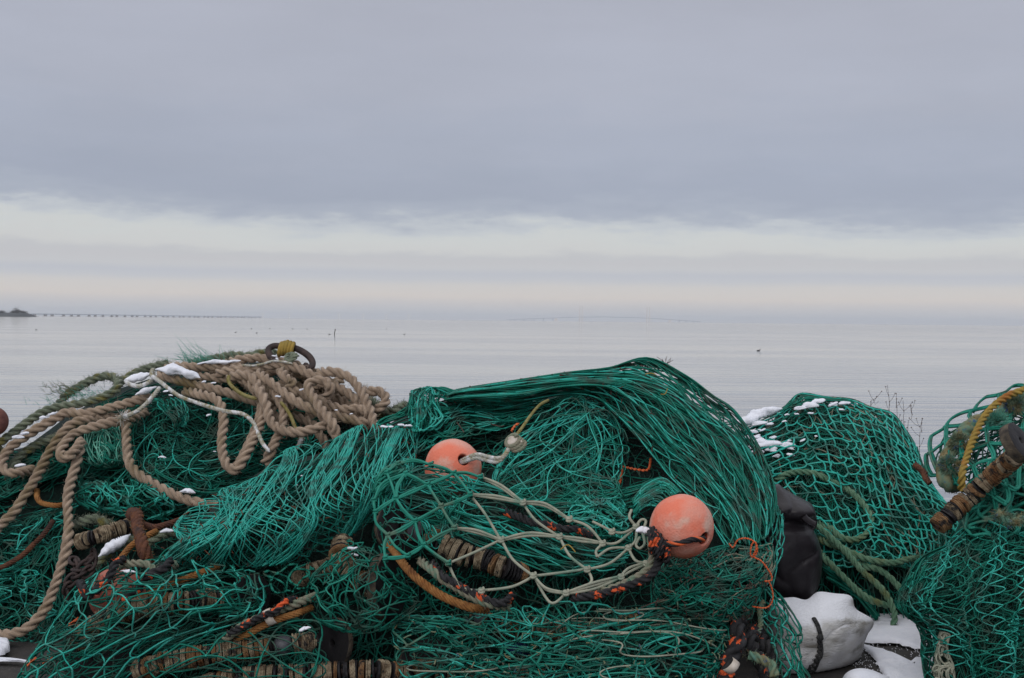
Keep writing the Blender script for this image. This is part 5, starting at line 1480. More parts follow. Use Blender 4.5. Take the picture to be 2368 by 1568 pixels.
# ravelled bundle under the yellow rope
q = path('Z4', [(2420, 140, .1), (2230, 210), (2100, 300), (1980, 380), (1860, 400), (1770, 470), (1700, 580), (1640, 680), (1610, 780), (1640, 870), (1720, 900, .1)], F_EDGE, -0.10)
w = P(q[:, 0], q[:, 1], q[:, 2])
root = thing('ravelled_rope', w.mean(0), 'thick ravelled ochre and teal rope bundle lying beside the yellow rope', 'rope')
m_ = Mb()
p_ = rope_mesh(m_, w, 0.030, wob=0.012, groove=0.4, seed=5)
m_.build('core', m_fray, root)
m_ = Mb(); hairs(m_, p_, 0.028, 2600, 0.012, 0.0009, 7); m_.build('ravelled_fibres', m_fray, root)
for cx, cy, s_, mm in ((2030, 390, 8, m_frayteal), (2160, 250, 9, m_fray), (1720, 560, 10, m_fray), (1640, 740, 11, m_fray)):
    q2 = path('Z4', [(cx, cy)], F_EDGE, -0.15)
    m_ = Mb(); hairs(m_, P(q2[:, 0], q2[:, 1], q2[:, 2]) , 0.035, 600, 0.026, 0.0010, s_); m_.build('fibre_tuft', mm, root)
q = path('B4', [(2020, 230), (2070, 260), (2120, 300), (2180, 290), (2260, 280), (2400, 260)], F_EDGE, -0.26)
w = P(q[:, 0], q[:, 1], q[:, 2])
root = thing('ravelled_rope', w.mean(0), 'frayed rope end in ochre and teal below the disc rope at the right edge', 'rope')
m_ = Mb(); p_ = rope_mesh(m_, w, 0.018, groove=0.4, seed=6); m_.build('core', m_fray, root)
m_ = Mb(); hairs(m_, p_, 0.018, 900, 0.020, 0.0011, 12); m_.build('ravelled_fibres', m_fray, root)
# pale knotted twine hanging at the lower right
cw_ = patch('B4', [[(1560, 1200), (1640, 1220)], [(1540, 1300), (1620, 1320)], [(1520, 1420), (1660, 1440)], [(1500, 1520), (1680, 1530)], [(1560, 1640), (1700, 1650)]], F_EDGE, -0.16)
m_ = Mb(); m_.tubes(tangle(cw_, 26, 26, 301, ds=0.05, turn=0.35, thick=0.03, aspect=1.6), 0.0042, 4)
tag(m_.build('pale_twine_hank', m_beige), 'pale knotted twine hank hanging in the fine net at the lower right corner', 'twine')

# orange string
q = path('B3', [(1860, 480, .05), (1895, 510), (1930, 455), (1985, 438), (2040, 450), (2080, 480), (2090, 540), (2060, 590), (2035, 570), (2045, 490), (2075, 470), (2080, 530), (2060, 585), (2120, 620), (2170, 680), (2205, 740), (2200, 780), (2150, 785), (2190, 800), (2215, 880), (2210, 950), (2160, 1000), (2050, 990, .05)], F_CENTRE, 0.0)
q[:, 2] = np.interp(np.arange(len(q)), [0, 8, 14, 22], [5.12, 5.10, 5.10, 5.12])
m_ = Mb(); rope_mesh(m_, P(q[:, 0], q[:, 1], q[:, 2]), 0.0036, strands=2, k=10, step=0.6)
tag(m_.build('orange_string', m_orange), 'bright orange string looping down the right flank of the middle heap', 'string')
for lb, rg, pts, F, d in [('orange twine crossing the dark hollow under the crest', 'Z3', [(980, 1220), (1005, 1100), (1020, 1090), (1120, 1110), (1210, 1110), (1230, 1020)], F_CENTRE, 0.10),
                          ('orange plastic strip poking out of the net beside the white cord', 'Z3', [(105, 800), (135, 755), (165, 740)], F_CENTRE, -0.12)]:
    q = path(rg, pts, F, d)
    m_ = Mb(); rope_mesh(m_, P(q[:, 0], q[:, 1], q[:, 2]), 0.0062, strands=2, k=10, step=0.5)
    tag(m_.build('orange_string', m_orange), lb, 'string')
gs = np.random.default_rng(31)
for lb, pts in [('tiny orange thread ends at the left edge of the draped net', [(560, 1140), (640, 1100)]), ('tiny orange thread ends in the net fringe near the ground', [(230, 1450), (290, 1410)]), ('tiny orange thread end in the fringe beside the dark disc', [(360, 1440), (390, 1410)])]:
    q = path('B1', pts, F_CENTRE, -0.08)
    w = P(q[:, 0], q[:, 1], q[:, 2])
    m_ = Mb()
    for _ in range(4):
        m_.tubes((w + gs.normal(0, 0.006, w.shape))[None].repeat(1, 0), 0.0018, 4)
    tag(m_.build('orange_thread', m_orange), lb, 'thread')

# ------------------------------------------------------------------ floats
def align(axis):
    return Vector(axis).to_track_quat('Z', 'Y').to_matrix()


def float_ball(u, v, Y, Rr, axis, label, skin=None):
    c_ = P(u, v, Y)
    root = thing('net_float', c_, label, 'float', 'orange net floats')
    rb = 0.20
    ph0 = math.asin(rb + 0.06)
    ph = np.linspace(ph0, math.pi - ph0, 44)
    pr = [(math.sin(a), math.cos(a)) for a in ph]
    lip = [(rb + 0.035, math.cos(ph0) + 0.004), (rb + 0.012, math.cos(ph0) - 0.012), (rb, math.cos(ph0) - 0.05)]
    prof = np.array(lip[::-1] + pr + [(x, -y) for x, y in lip])
    ridge = 1 + 0.008 * np.exp(-((prof[:, 0] - 0.36) / 0.02) ** 2) * (prof[:, 1] > 0) + 0.008 * np.exp(-(prof[:, 1] / 0.018) ** 2)
    prof = prof * ridge[:, None] * Rr
    th = np.arange(64) * 2 * math.pi / 64
    V = np.stack([prof[:, 0][:, None] * np.cos(th), prof[:, 0][:, None] * np.sin(th), np.broadcast_to(prof[:, 1][:, None], (len(prof), 64))], -1)
    RM = np.array(align(axis))
    V = V @ RM.T
    V = V * (1 + 0.012 * Sines(int(u), 3, 6.0)(V) + 0.004 * Sines(int(u) + 1, 3, 25.0)(V))[..., None] + c_
    m_ = Mb(); m_.grid(V[:, ::-1], closed_u=True)
    shl = m_.build('shell', skin or m_buoy, root)
    zz = np.linspace(-1, 1, 8) * (math.cos(ph0) - 0.05) * Rr
    V = np.stack([np.broadcast_to(rb * Rr * np.cos(th), (8, 64)), np.broadcast_to(rb * Rr * np.sin(th), (8, 64)), np.broadcast_to(zz[:, None], (8, 64))], -1) @ RM.T + c_
    m_ = Mb(); m_.grid(V, closed_u=True)
    m_.build('bore', m_hole, shl)
    return c_, RM


BR = 0.1075
def vdir(x, y):
    zc = math.sqrt(max(0.0, 1 - x * x - y * y))
    return Vector(right * x + upv * y - fwd * zc)

c2, R2 = float_ball(1575.5, 1217.5, 4.98, BR, vdir(0.64, -0.30), 'orange float with peeled patches and a black and orange rope in its hole')
c1, R1 = float_ball(1047, 1080, 5.62, BR, vdir(0.42, 0.34), 'faded orange float with a white cord in its hole, higher up among the nets')
c3, R3 = float_ball(uv('B1', [(950, 900)])[0][0], uv('B1', [(950, 900)])[0][1], 5.27, BR * 0.93, vdir(-0.5, 0.35), 'dull red float caged under the wide-meshed net at the lower left', m_buoydull)


def world_rope(name, label, pts, r, m, cat='rope', **kw):
    m_ = Mb()
    p_ = rope_mesh(m_, np.array(pts), r, **kw)
    return tag(m_.build(name, m), label, cat)


ax = R2[:, 2]
def at(reg, x, y, Y):
    q = uv(reg, [(x, y)])[0]
    return P(q[0], q[1], Y)
world_rope('black_orange_rope', 'braided black rope with orange strands leading out of the lower right float', [c2 + ax * 0.03, c2 + ax * 0.10, at('B3', 1560, 450, 4.86), at('B3', 1460, 480, 4.85), at('B3', 1370, 485, 4.87), at('B3', 1290, 470, 4.9), at('B3', 1240, 430, 4.96)], 0.0105, [m_black, m_orange], strands=4, mats=(0, 0, 0, 1), pitch=9)
m_ = Mb()
kx = at('B3', 1280, 480, 4.9)
th = np.linspace(0, 5 * 2 * math.pi, 160)
coil = np.stack([kx[0] + np.linspace(-0.035, 0.035, 160) * 0.7 + 0.012 * np.sin(th * 0.5), kx[1] + 0.026 * np.cos(th), kx[2] + 0.030 * np.sin(th) + np.linspace(0.02, -0.03, 160)], -1)
rope_mesh(m_, coil[::4], 0.011, strands=3)
tag(m_.build('rope_knot', m_blackor), 'black knot with orange flecks left of the lower right float', 'knot')
ax = R1[:, 2]
for lb, dy in (('white braided cord coming out of the upper float', 0.0), ('second white cord of the loop on the upper float, lower of the two', 0.022)):
    world_rope('cord', lb, [c1 + ax * 0.02, c1 + ax * 0.09 + [0, 0, -dy * .3], at('Z2', 1830, 990 + dy * 1200, 5.50), at('Z2', 1920, 1005 + dy * 1400, 5.50), at('Z2', 2000, 1020 + dy * 1300, 5.5), at('Z2', 2060, 1000, 5.52), at('Z2', 2110, 920, 5.55), at('Z2', 2150, 860, 5.6)], 0.0088, m_cord, 'cord', strands=4, groove=0.3)
m_ = Mb()
kc = at('Z3', 130, 900, 5.55)
g = np.random.default_rng(3)
th = np.linspace(0, 3.5 * 2 * math.pi, 90)
coil = np.stack([kc[0] + 0.03 * np.cos(th) + np.linspace(-0.02, 0.03, 90), kc[1] + 0.02 * np.sin(th), kc[2] + 0.026 * np.sin(th * 1.0 + 0.6) + np.linspace(0.02, -0.02, 90)], -1)
coil = kc + (coil - kc) * 0.72
rope_mesh(m_, coil[::3], 0.0085, strands=4, groove=0.3)
tag(m_.build('rope_knot', m_fleck), 'dirty white knot at the end of the cord from the upper float', 'knot')
world_rope('cord', 'pale cord reaching up from the white knot under the crest', [at('Z3', 120, 860, 5.6), at('Z3', 190, 770, 5.62), at('Z3', 260, 670, 5.7), at('Z3', 330, 590, 5.8), at('Z3', 400, 550, 5.95)], 0.0060, m_mosscord, 'cord', strands=4, groove=0.3)

# ------------------------------------------------------------------ rubber discs
def unit_disc(seed, layers=4, groove=0.06):
    g = np.random.default_rng(seed)
    prof = [(0.0, -0.5), (0.86, -0.5)]
    for k in range(layers):
        z0, z1 = -0.5 + k / layers, -0.5 + (k + 1) / layers
        w = (z1 - z0)
        rr = 1 + g.normal(0, 0.03)
        prof += [(rr - groove, z0 + 0.04 * w), (rr, z0 + 0.22 * w), (rr, z0 + 0.78 * w), (rr - groove, z1 - 0.04 * w)]
    prof += [(0.86, 0.5), (0.0, 0.5)]
    prof = np.array(prof)
    th = np.arange(40) * 2 * math.pi / 40
    wob_ = 1 + 0.035 * np.sin(2 * th + g.uniform(0, 6)) + 0.025 * np.sin(5 * th + g.uniform(0, 6)) + g.normal(0, 0.018, 40)
    loc = 1 + g.normal(0, 0.022, (len(prof), 40))
    rad = prof[:, 0][:, None] * wob_ * loc
    V = np.stack([rad * np.cos(th), rad * np.sin(th), np.broadcast_to(prof[:, 1][:, None], rad.shape) + 0.05 * np.sin(th + g.uniform(0, 6)) * (prof[:, 0] > 0.1)[:, None]], -1)
    m_ = Mb(); m_.grid(V, closed_u=True)
    return m_


def proto_mesh(mb, name, m):
    o_ = mb.build(name, m, origin=(0, 0, 0))
    me = o_.data
    bpy.data.objects.remove(o_)
    return me


DISC_TAN = [proto_mesh(unit_disc(s_, 3 + s_ % 3), 'rubber_disc', m_disc) for s_ in range(5)]
DISC_RUST = [proto_mesh(unit_disc(s_ + 20, 4), 'rubber_disc', m_discrust) for s_ in range(2)]
DISC_BLACK = [proto_mesh(unit_disc(s_ + 30, 2, 0.03), 'rubber_disc', m_rubber) for s_ in range(2)]
mb_ = Mb()
th = np.arange(32) * 2 * math.pi / 32
a_ = np.linspace(0, math.pi, 20)
sx = np.sign(np.cos(a_)) * np.abs(np.cos(a_)) ** 0.8
mb_.grid(np.stack([np.sin(a_)[:, None] ** 0.8 * np.cos(th), np.sin(a_)[:, None] ** 0.8 * np.sin(th), np.broadcast_to(sx[:, None], (20, 32))], -1)[::-1], closed_u=True)
BOBBIN = proto_mesh(mb_, 'bobbin', m_bobbin)


def disc_string(label, reg, pts, F, d, rpx, seed, bobbins=(), rust=0.2, pitch=0.46):
    q = path(reg, pts, F, d)
    w = P(q[:, 0], q[:, 1], q[:, 2])
    r0 = rpx * ZP * q[:, 2].mean()
    p_ = smooth(w, r0 * 0.05)
    t_, _, _ = frames(p_)
    L = np.r_[0, np.cumsum(np.linalg.norm(np.diff(p_, axis=0), axis=1))]
    root = thing('disc_rope', w.mean(0), label, 'disc rope', 'ropes threaded with rubber discs')
    base = np.array(root.location)
    m_ = Mb(); m_.tubes(p_[::6][None], r0 * 0.35, 8); m_.build('core_wire', m_iron, root)
    g = np.random.default_rng(seed)
    s_ = r0 * 0.1
    bob = [b * L[-1] for b in bobbins]
    while s_ < L[-1]:
        nb = [b for b in bob if abs(b - s_) < r0 * 0.75]
        if nb:
            b = nb[0]
            bob.remove(b)
            s_ = b + r0 * 0.3
            me, hh, rr = BOBBIN, r0 * 0.95, r0 * 0.98
            pos = s_
            s_ += r0 * 1.0
        else:
            blk = g.random() < 0.34
            hh = r0 * (g.uniform(0.14, 0.24) if blk else pitch * g.uniform(0.7, 1.2))
            me = DISC_BLACK[g.integers(2)] if blk else (DISC_RUST[g.integers(2)] if g.random() < rust else DISC_TAN[g.integers(5)])
            rr = r0 * (0.94 if blk else 1.0) * g.uniform(0.94, 1.05)
            pos = s_ + hh / 2
            s_ += hh + r0 * g.uniform(0.03, 0.12)
        i = min(int(np.searchsorted(L, pos)), len(p_) - 1)
        tz = Vector(t_[i] + g.normal(0, 0.06, 3)).normalized()
        RM = tz.to_track_quat('Z', 'Y').to_matrix() @ Matrix.Rotation(g.uniform(0, 6.28), 3, 'Z')
        M4 = RM.to_4x4() @ Matrix.Diagonal((rr, rr, hh, 1))
        ob = bpy.data.objects.new('bobbin' if me is BOBBIN else 'rubber_disc', me)
        COL.objects.link(ob)
        ob.parent = root
        M4.translation = Vector(p_[i] - base)
        ob.matrix_local = M4
    return root


disc_string('disc rope sticking out diagonally from the heap at the right edge', 'Z4', [(1530, 1240, .06), (1650, 1130, .03), (1780, 1010), (1900, 900, -.06), (2020, 795, -.12), (2120, 710, -.2), (2170, 660, -.25)], F_EDGE, -0.24, 80, 1, rust=0.6)
disc_string('curved disc rope under the draped net in front of the lower left float', 'B1', [(640, 1300, .06), (700, 1200), (800, 1115), (920, 1065), (1060, 1020), (1200, 985), (1340, 965), (1500, 955), (1640, 935, .03), (1760, 920, .06)], F_CENTRE, -0.10, 85, 2, rust=0.25)
disc_string('straight disc rope with a grey bobbin at the lower left', 'B1', [(1080, 1530, .05), (1250, 1465), (1450, 1420), (1650, 1385), (1850, 1360), (2050, 1335), (2250, 1310), (2420, 1290), (2540, 1270, .04)], F_CENTRE, -0.10, 82, 3, bobbins=(0.80,), rust=0.2)
disc_string('lowest disc rope along the bottom picture edge', 'B1', [(1650, 1640, .04), (1850, 1590), (2050, 1560), (2250, 1555), (2450, 1545), (2650, 1530), (2850, 1520), (3050, 1510), (3250, 1540, .05)], F_CENTRE, -0.08, 92, 4, rust=0.25, pitch=0.42)
disc_string('bent disc rope wrapped in the small-meshed net bag', 'B2', [(760, 480, .06), (740, 560), (770, 650), (830, 730), (900, 790), (980, 830), (1080, 860, .06)], F_CENTRE, -0.06, 92, 5, rust=0.1)
disc_string('disc rope with a grey bobbin behind the thick-twined net roll', 'B2', [(1280, 340, .1), (1360, 380), (1450, 430), (1560, 490), (1680, 550), (1800, 590), (1920, 620), (2060, 680), (2200, 720, .05)], F_CENTRE, -0.09, 92, 6, bobbins=(0.24,), rust=0.1)
disc_string('dim disc rope behind the low front net right of the middle', 'B3', [(-180, 1060, .08), (-60, 1130), (80, 1160), (250, 1170), (430, 1185), (620, 1195), (800, 1185), (950, 1160), (1080, 1110, .06)], F_CENTRE, 0.0, 80, 7, bobbins=(0.08,), rust=0.3)
disc_string('half hidden disc rope at the bottom edge under the low front net', 'B2', [(1360, 1480, .05), (1480, 1500), (1640, 1530), (1860, 1550), (2100, 1560), (2300, 1570), (2500, 1600, .06)], F_CENTRE, 0.02, 80, 8, rust=0.3)
disc_string('short dark disc rope on the slope beneath the frosted mossy rope', 'B1', [(640, 470, .06), (760, 430), (880, 390), (1000, 350), (1120, 320, .06)], F_CENTRE, 0.25, 62, 9, rust=0.0)
disc_string('worn disc rope peeping through the net left of the net bag', 'B2', [(380, 760, .06), (480, 720), (580, 690), (680, 660, .06)], F_CENTRE, 0.06, 75, 10, rust=0.1)


def big_disc(label, reg, c, rpx, Y, axis, th_rel, hole=0.16):
    c_ = at(reg, c[0], c[1], Y)
    r0 = rpx * ZP * Y
    root = thing('large_rubber_disc', c_, label, 'rubber disc', 'large black rubber discs')
    RM = np.array(align(axis))
    th = np.arange(64) * 2 * math.pi / 64
    h_ = th_rel / 2
    prof = np.array([(hole, -h_ * .9), (hole + .04, -h_), (0.5, -h_ * 1.0), (0.93, -h_ * 0.96), (0.985, -h_ * 0.85)])
    rim = np.array([(0.985, -h_ * 0.85), (1.0, -h_ * 0.6), (1.008, 0), (1.0, h_ * 0.6), (0.985, h_ * 0.85)])
    front = np.array([(0.985, h_ * 0.85), (0.93, h_ * 0.96), (0.5, h_), (hole + .04, h_), (hole, h_ * .9), (hole, -h_ * .9)])
    g = Sines(int(c[0]), 2, 0.6)
    def ring(pf):
        wob_ = 1 + 0.01 * g(np.stack([np.cos(th), np.sin(th)], -1))
        V = np.stack([pf[:, 0][:, None] * np.cos(th) * wob_, pf[:, 0][:, None] * np.sin(th) * wob_, np.broadcast_to(pf[:, 1][:, None], (len(pf), 64))], -1) * r0
        return V @ RM.T + c_
    m_ = Mb(); m_.grid(ring(prof), closed_u=True); m_.grid(ring(front), closed_u=True); fc_ = m_.build('face', m_rubber, root)
    m_ = Mb(); m_.grid(ring(rim), closed_u=True); m_.build('rim', m_rim, fc_)


big_disc('black disc framed by the thick green meshes of the net roll', 'B2', (1235, 340), 235, 5.36, vdir(0.45, 0.1), 0.30)
big_disc('large black disc at the lower left under the draped net', 'B1', (800, 1400), 290, 5.10, vdir(0.35, 0.35), 0.22)
big_disc('disc standing on edge beside the net bag with its worn rim towards the viewer', 'B2', (1110, 830), 270, 5.16, vdir(0.92, 0.1), 0.36)
big_disc('black disc behind the end of the straight disc rope', 'B2', (690, 1290), 210, 5.16, vdir(-0.7, 0.15), 0.26)
big_disc('black disc at the bottom under the low front net', 'B2', (1430, 1480), 240, 5.14, vdir(0.4, 0.3), 0.26)
big_disc('black disc on the end of the diagonal disc rope at the right edge', 'Z4', (2175, 560), 165, 5.33, vdir(0.66, 0.48), 0.62)
big_disc('black disc half hidden right of the lower left float', 'B1', (2030, 900), 170, 5.25, vdir(0.6, 0.1), 0.26)

# tape round the rope
m_ = Mb()
q0, q1 = at('B1', 2150, 1090, 4.97), at('B1', 2210, 1060, 4.97)
t_ = (q1 - q0) / np.linalg.norm(q1 - q0)
nn = np.cross(t_, [0, 1, 0]); nn /= np.linalg.norm(nn); bb = np.cross(t_, nn)
th = np.arange(24) * math.pi / 12
V = np.array([q0 + (q1 - q0) * s_ + 0.028 * (np.cos(th)[:, None] * nn + 0.8 * np.sin(th)[:, None] * bb) * rr for s_, rr in ((0, 0.9), (0, 1), (0.5, 1.02), (1, 1), (1, 0.9))])
m_.grid(V, closed_u=True)
tag(m_.build('tape_band', m_tape), 'pale tape band binding the flecked rope and rusty wire in the lower middle', 'tape')
m_ = Mb()
q0, q1 = at('B3', 1850, 1450, 4.96), at('B3', 1900, 1490, 4.96)
V = np.array([q0 + (q1 - q0) * s_ + 0.04 * (np.cos(th)[:, None] * np.array([0.7, 0, 0.7]) * 0.7 + np.sin(th)[:, None] * np.array([0, 1, 0])) * rr for s_, rr in ((0, 0.9), (0, 1), (0.5, 1.02), (1, 1), (1, 0.9))])
m_.grid(V, closed_u=True)
tag(m_.build('tape_band', m_tape), 'scuffed grey tape band on the thick rope at the lower right corner', 'tape')

# ------------------------------------------------------------------ iron things
q = path('Z2', [(230, 260, .02), (205, 235, .01), (165, 195), (150, 140), (190, 112), (250, 112), (320, 118), (400, 145), (470, 190), (505, 240), (500, 280), (470, 285), (445, 250, .02)], F_LEFT, -0.10)
root = thing('iron_ring', P(q[:, 0], q[:, 1], q[:, 2]).mean(0), 'dark open iron ring standing on top of the rope heap', 'iron ring')
c_ = smooth(P(q[:, 0], q[:, 1], q[:, 2]), 0.006)
c_[:, 1] += 0.03 * np.sin(np.linspace(0, 3, len(c_)))
m_ = Mb(); rope_mesh(m_, c_, 0.0160, strands=5, groove=0.12, pitch=40, fade=True); m_.build('ring', m_iron, root)
m_ = Mb()
cc = at('Z2', 300, 125, F_LEFT(795) - 0.10)
for k in range(5):
    a = np.linspace(0, 2 * math.pi, 26)
    cx = cc[0] + (k - 2) * 0.0145
    m_.tubes(np.stack([cx + 0.006 * np.sin(a), cc[1] + 0.027 * np.cos(a), cc[2] - 0.004 * abs(k - 2) + 0.030 * np.sin(a)], -1)[None], 0.0105, 8)
tag(m_.build('rope_lashing', m_yellow), 'yellow rope lashing wound round the top of the iron ring', 'rope lashing')
kn = at('Z2', 340, 205, F_LEFT(815) - 0.14)
m_ = Mb()
th = np.linspace(0, 4 * math.pi, 50)
rope_mesh(m_, np.stack([kn[0] + 0.018 * np.cos(th) + np.linspace(-.012, .012, 50), kn[1] + 0.02 * np.sin(th), kn[2] + 0.016 * np.sin(th * 1.1)], -1)[::3], 0.013)
tag(m_.build('rope_knot', m_moss), 'mossy green knot hanging inside the iron ring', 'knot')

# rusty bobbin at the left picture edge
c_ = at('Z1', -50, 720, 6.9)
r0 = 118 * ZP * 6.9
prof = np.array([(0.0, 0.62), (0.3, 0.62), (0.55, 0.58), (0.78, 0.46), (0.92, 0.30), (0.97, 0.14), (0.99, 0.10), (1.0, 0.06), (0.985, 0.02), (0.985, -0.02), (1.0, -0.06), (0.99, -0.1), (0.97, -0.14), (0.92, -0.30), (0.78, -0.46), (0.55, -0.58), (0.0, -0.62)])
th = np.arange(48) * 2 * math.pi / 48
V = np.stack([prof[:, 0][:, None] * np.cos(th), prof[:, 0][:, None] * np.sin(th), np.broadcast_to(prof[:, 1][:, None], (len(prof), 48))], -1) * r0 @ np.array(align(vdir(0.55, 0.1))).T + c_
m_ = Mb(); m_.grid(V[::-1], closed_u=True)
m_redrust = mat('red_rust', (0.11, 0.045, 0.04), (0.17, 0.07, 0.055), 0.75, 25, c3=(0.06, 0.03, 0.03), scale3=10, bump=0.4, bscale=120)
tag(m_.build('steel_bobbin', m_redrust), 'reddish rusty steel bobbin cut off by the left picture edge', 'bobbin')
c_ = at('Z1', -60, 880, 6.95)
m_ = Mb(); V2 = (V - V.reshape(-1, 3).mean(0)) * np.array([0.9, 0.9, 0.8]) + at('Z1', -80, 930, 7.0) - np.array([0, 0, .02]); m_.grid(V2[::-1], closed_u=True)
tag(m_.build('steel_bobbin', m_redrust), 'second rusty steel bobbin, under the first at the left edge', 'bobbin')

# rusty loop, frayed post, chain links on the dark slope
q = path('Z1', [(300, 1280, .06), (300, 1330), (330, 1375), (400, 1395), (480, 1400), (560, 1380, .05)], F_LEFT, -0.08)
m_ = Mb(); rope_mesh(m_, P(q[:, 0], q[:, 1], q[:, 2]), 0.0130, strands=6, groove=0.68, pitch=7)
tag(m_.build('wire_rope', m_rustwire), 'rusty wire loop between the two hanging tan ropes', 'wire')
q = path('B1', [(1070, 240, .05), (1110, 250), (1110, 330), (1130, 430), (1160, 540), (1200, 640, .05)], F_CENTRE, 0.10)
w = P(q[:, 0], q[:, 1], q[:, 2])
root = thing('frayed_wire_end', w.mean(0), 'frayed rusty wire end standing up on the dark slope left of the bright teal net', 'wire end')
m_ = Mb(); p_ = rope_mesh(m_, w, 0.024, strands=5, groove=0.5, wob=0.006); m_.build('wire_core', m_rust, root)
m_ = Mb(); hairs(m_, p_, 0.022, 260, 0.016, 0.0010, 3); m_.build('wire_hairs', m_rustwire, root)
q = path('B1', [(1160, 330, .05), (1250, 350), (1340, 330), (1430, 300), (1500, 280, .08)], F_CENTRE, 0.16)
m_ = Mb(); rope_mesh(m_, P(q[:, 0], q[:, 1], q[:, 2]), 0.013, strands=5, groove=0.6)
tag(m_.build('wire_rope', m_rust), 'dark brown wire running from the frayed wire end under the bright teal net', 'wire')
q = path('B1', [(280, 480, .02), (200, 560), (130, 610), (40, 660), (-60, 700)], F_LEFT, -0.10)
m_ = Mb(); rope_mesh(m_, P(q[:, 0], q[:, 1], q[:, 2]), 0.012, strands=6, groove=0.68, pitch=7)
tag(m_.build('wire_rope', m_rust), 'dull rusty wire lying across the tangled net at the lower left', 'wire')
q = path('B1', [(430, 300, .02), (390, 360), (340, 420), (290, 470, .02)], F_LEFT, -0.10)
m_ = Mb(); rope_mesh(m_, P(q[:, 0], q[:, 1], q[:, 2]), 0.012, strands=6, groove=0.68, pitch=7)
tag(m_.build('wire_rope', m_rust), 'short dull wire left of the long hanging tan rope', 'wire')


def link_mesh():
    a = np.linspace(0, 2 * math.pi, 33)[:-1]
    c_ = np.stack([np.sign(np.cos(a)) * 0.5 * (np.abs(np.cos(a)) ** 0.8) + 0 * a, 0.32 * np.sin(a), 0 * a], -1)
    th = np.arange(8) * math.pi / 4
    t_ = np.roll(c_, -1, 0) - np.roll(c_, 1, 0)
    t_ /= np.linalg.norm(t_, axis=1)[:, None]
    n_ = np.cross(t_, [0, 0, 1.0])
    V = c_[:, None] + 0.12 * (np.cos(th)[None, :, None] * n_[:, None] + np.sin(th)[None, :, None] * np.array([0, 0, 1.0]))
    m_ = Mb(); m_.grid(np.concatenate([V, V[:1]]), closed_u=True)
    return m_


LINK = proto_mesh(link_mesh(), 'chain_link', m_iron)
q = path('B1', [(600, 620, .04), (640, 700), (700, 640), (760, 560), (740, 640), (700, 720), (620, 740), (560, 800), (540, 900, .05)], F_CENTRE, 0.34)
p_ = smooth(P(q[:, 0], q[:, 1], q[:, 2]), 0.034)
root = thing('chain', p_.mean(0), 'dark iron chain heaped beside the snow on the dark slope', 'chain')
base = np.array(root.location)
t_, _, _ = frames(p_)
for i in range(len(p_)):
    ob = bpy.data.objects.new('chain_link', LINK)
    COL.objects.link(ob); ob.parent = root
    M4 = Vector(t_[i]).to_track_quat('X', 'Z').to_matrix().to_4x4() @ Matrix.Rotation(R(90 * (i % 2)), 4, 'X') @ Matrix.Scale(0.054, 4)
    M4.translation = Vector(p_[i] - base)
    ob.matrix_local = M4
q = path('Z4', [(1365, 740), (1400, 770), (1430, 800), (1450, 850), (1480, 890)], F_EDGE, -0.02)
m_ = Mb(); rope_mesh(m_, P(q[:, 0], q[:, 1], q[:, 2]), 0.012, strands=5, groove=0.5, wob=0.004)
m_.blobs(P(q[:3, 0], q[:3, 1], q[:3, 2]), 0.016)
tag(m_.build('rusty_shackle', m_rust), 'rusty iron scrap caught between the rounded heap and the right edge heap', 'iron scrap')

# ------------------------------------------------------------------ sack, black sheet, snow lumps
def lowpass(d, amt_):
    k = int(amt_ * len(d) * 0.16)
    if k < 1:
        return d
    ker = np.hanning(2 * k + 3)[1:-1]
    ker /= ker.sum()
    ext = np.r_[d[-k:], d, d[:k]]
    if len(ker) > len(ext):
        return d
    return np.column_stack([np.convolve(ext[:, j], ker, 'valid') for j in (0, 1)])


def inflate(reg, outline, Y0, front, back, seed, noise=0.02, nfreq=3.0, pw=0.5, rings=30, wrink=0.0, soft=0.0):
    q = uv(reg, outline)
    q = np.r_[q, q[:1]]
    q3 = smooth(np.column_stack([q, np.zeros(len(q))]), 4.0)[:-1, :2]
    c_ = q3.mean(0)
    s1, s2 = Sines(seed, 3, nfreq), Sines(seed + 1, 3, nfreq * 3.2)
    rows, uvY = [], []
    for side, amt_ in ((1, front), (-1, back)):
        ts = np.linspace(0.015, 1.0, rings)
        ts = ts if side == 1 else ts[::-1][1:]
        for t_ in ts:
            qq = c_ + lowpass(q3 - c_, soft + (1 - soft) * (1 - t_ ** 3)) * t_
            Y = Y0 - side * amt_ * (1 - t_ ** 2.4) ** pw
            p_ = P(qq[:, 0], qq[:, 1], np.full(len(qq), Y))
            k = (1 - t_ ** 6) if side == 1 else 1.0
            dd = noise * (s1(p_) + 0.4 * s2(p_)) * k
            if wrink:
                dd = dd + wrink * (1.0 - np.abs(Sines(seed + 5, 3, (5.0))(p_ * np.array([1.0, 0.3, 0.6]) + 0.05 * Sines(seed + 8, 3, 3.0)(p_)[:, None])) ** 0.7) * k
            p_[:, 1] += dd
            p_[:, 2] = np.maximum(p_[:, 2], 0.012)
            rows.append(p_)
            if side == 1:
                uvY.append(np.column_stack([qq, p_[:, 1]]))
    m_ = Mb(); m_.grid(np.array(rows)[:, ::-1], closed_u=True)
    return m_, np.concatenate(uvY)


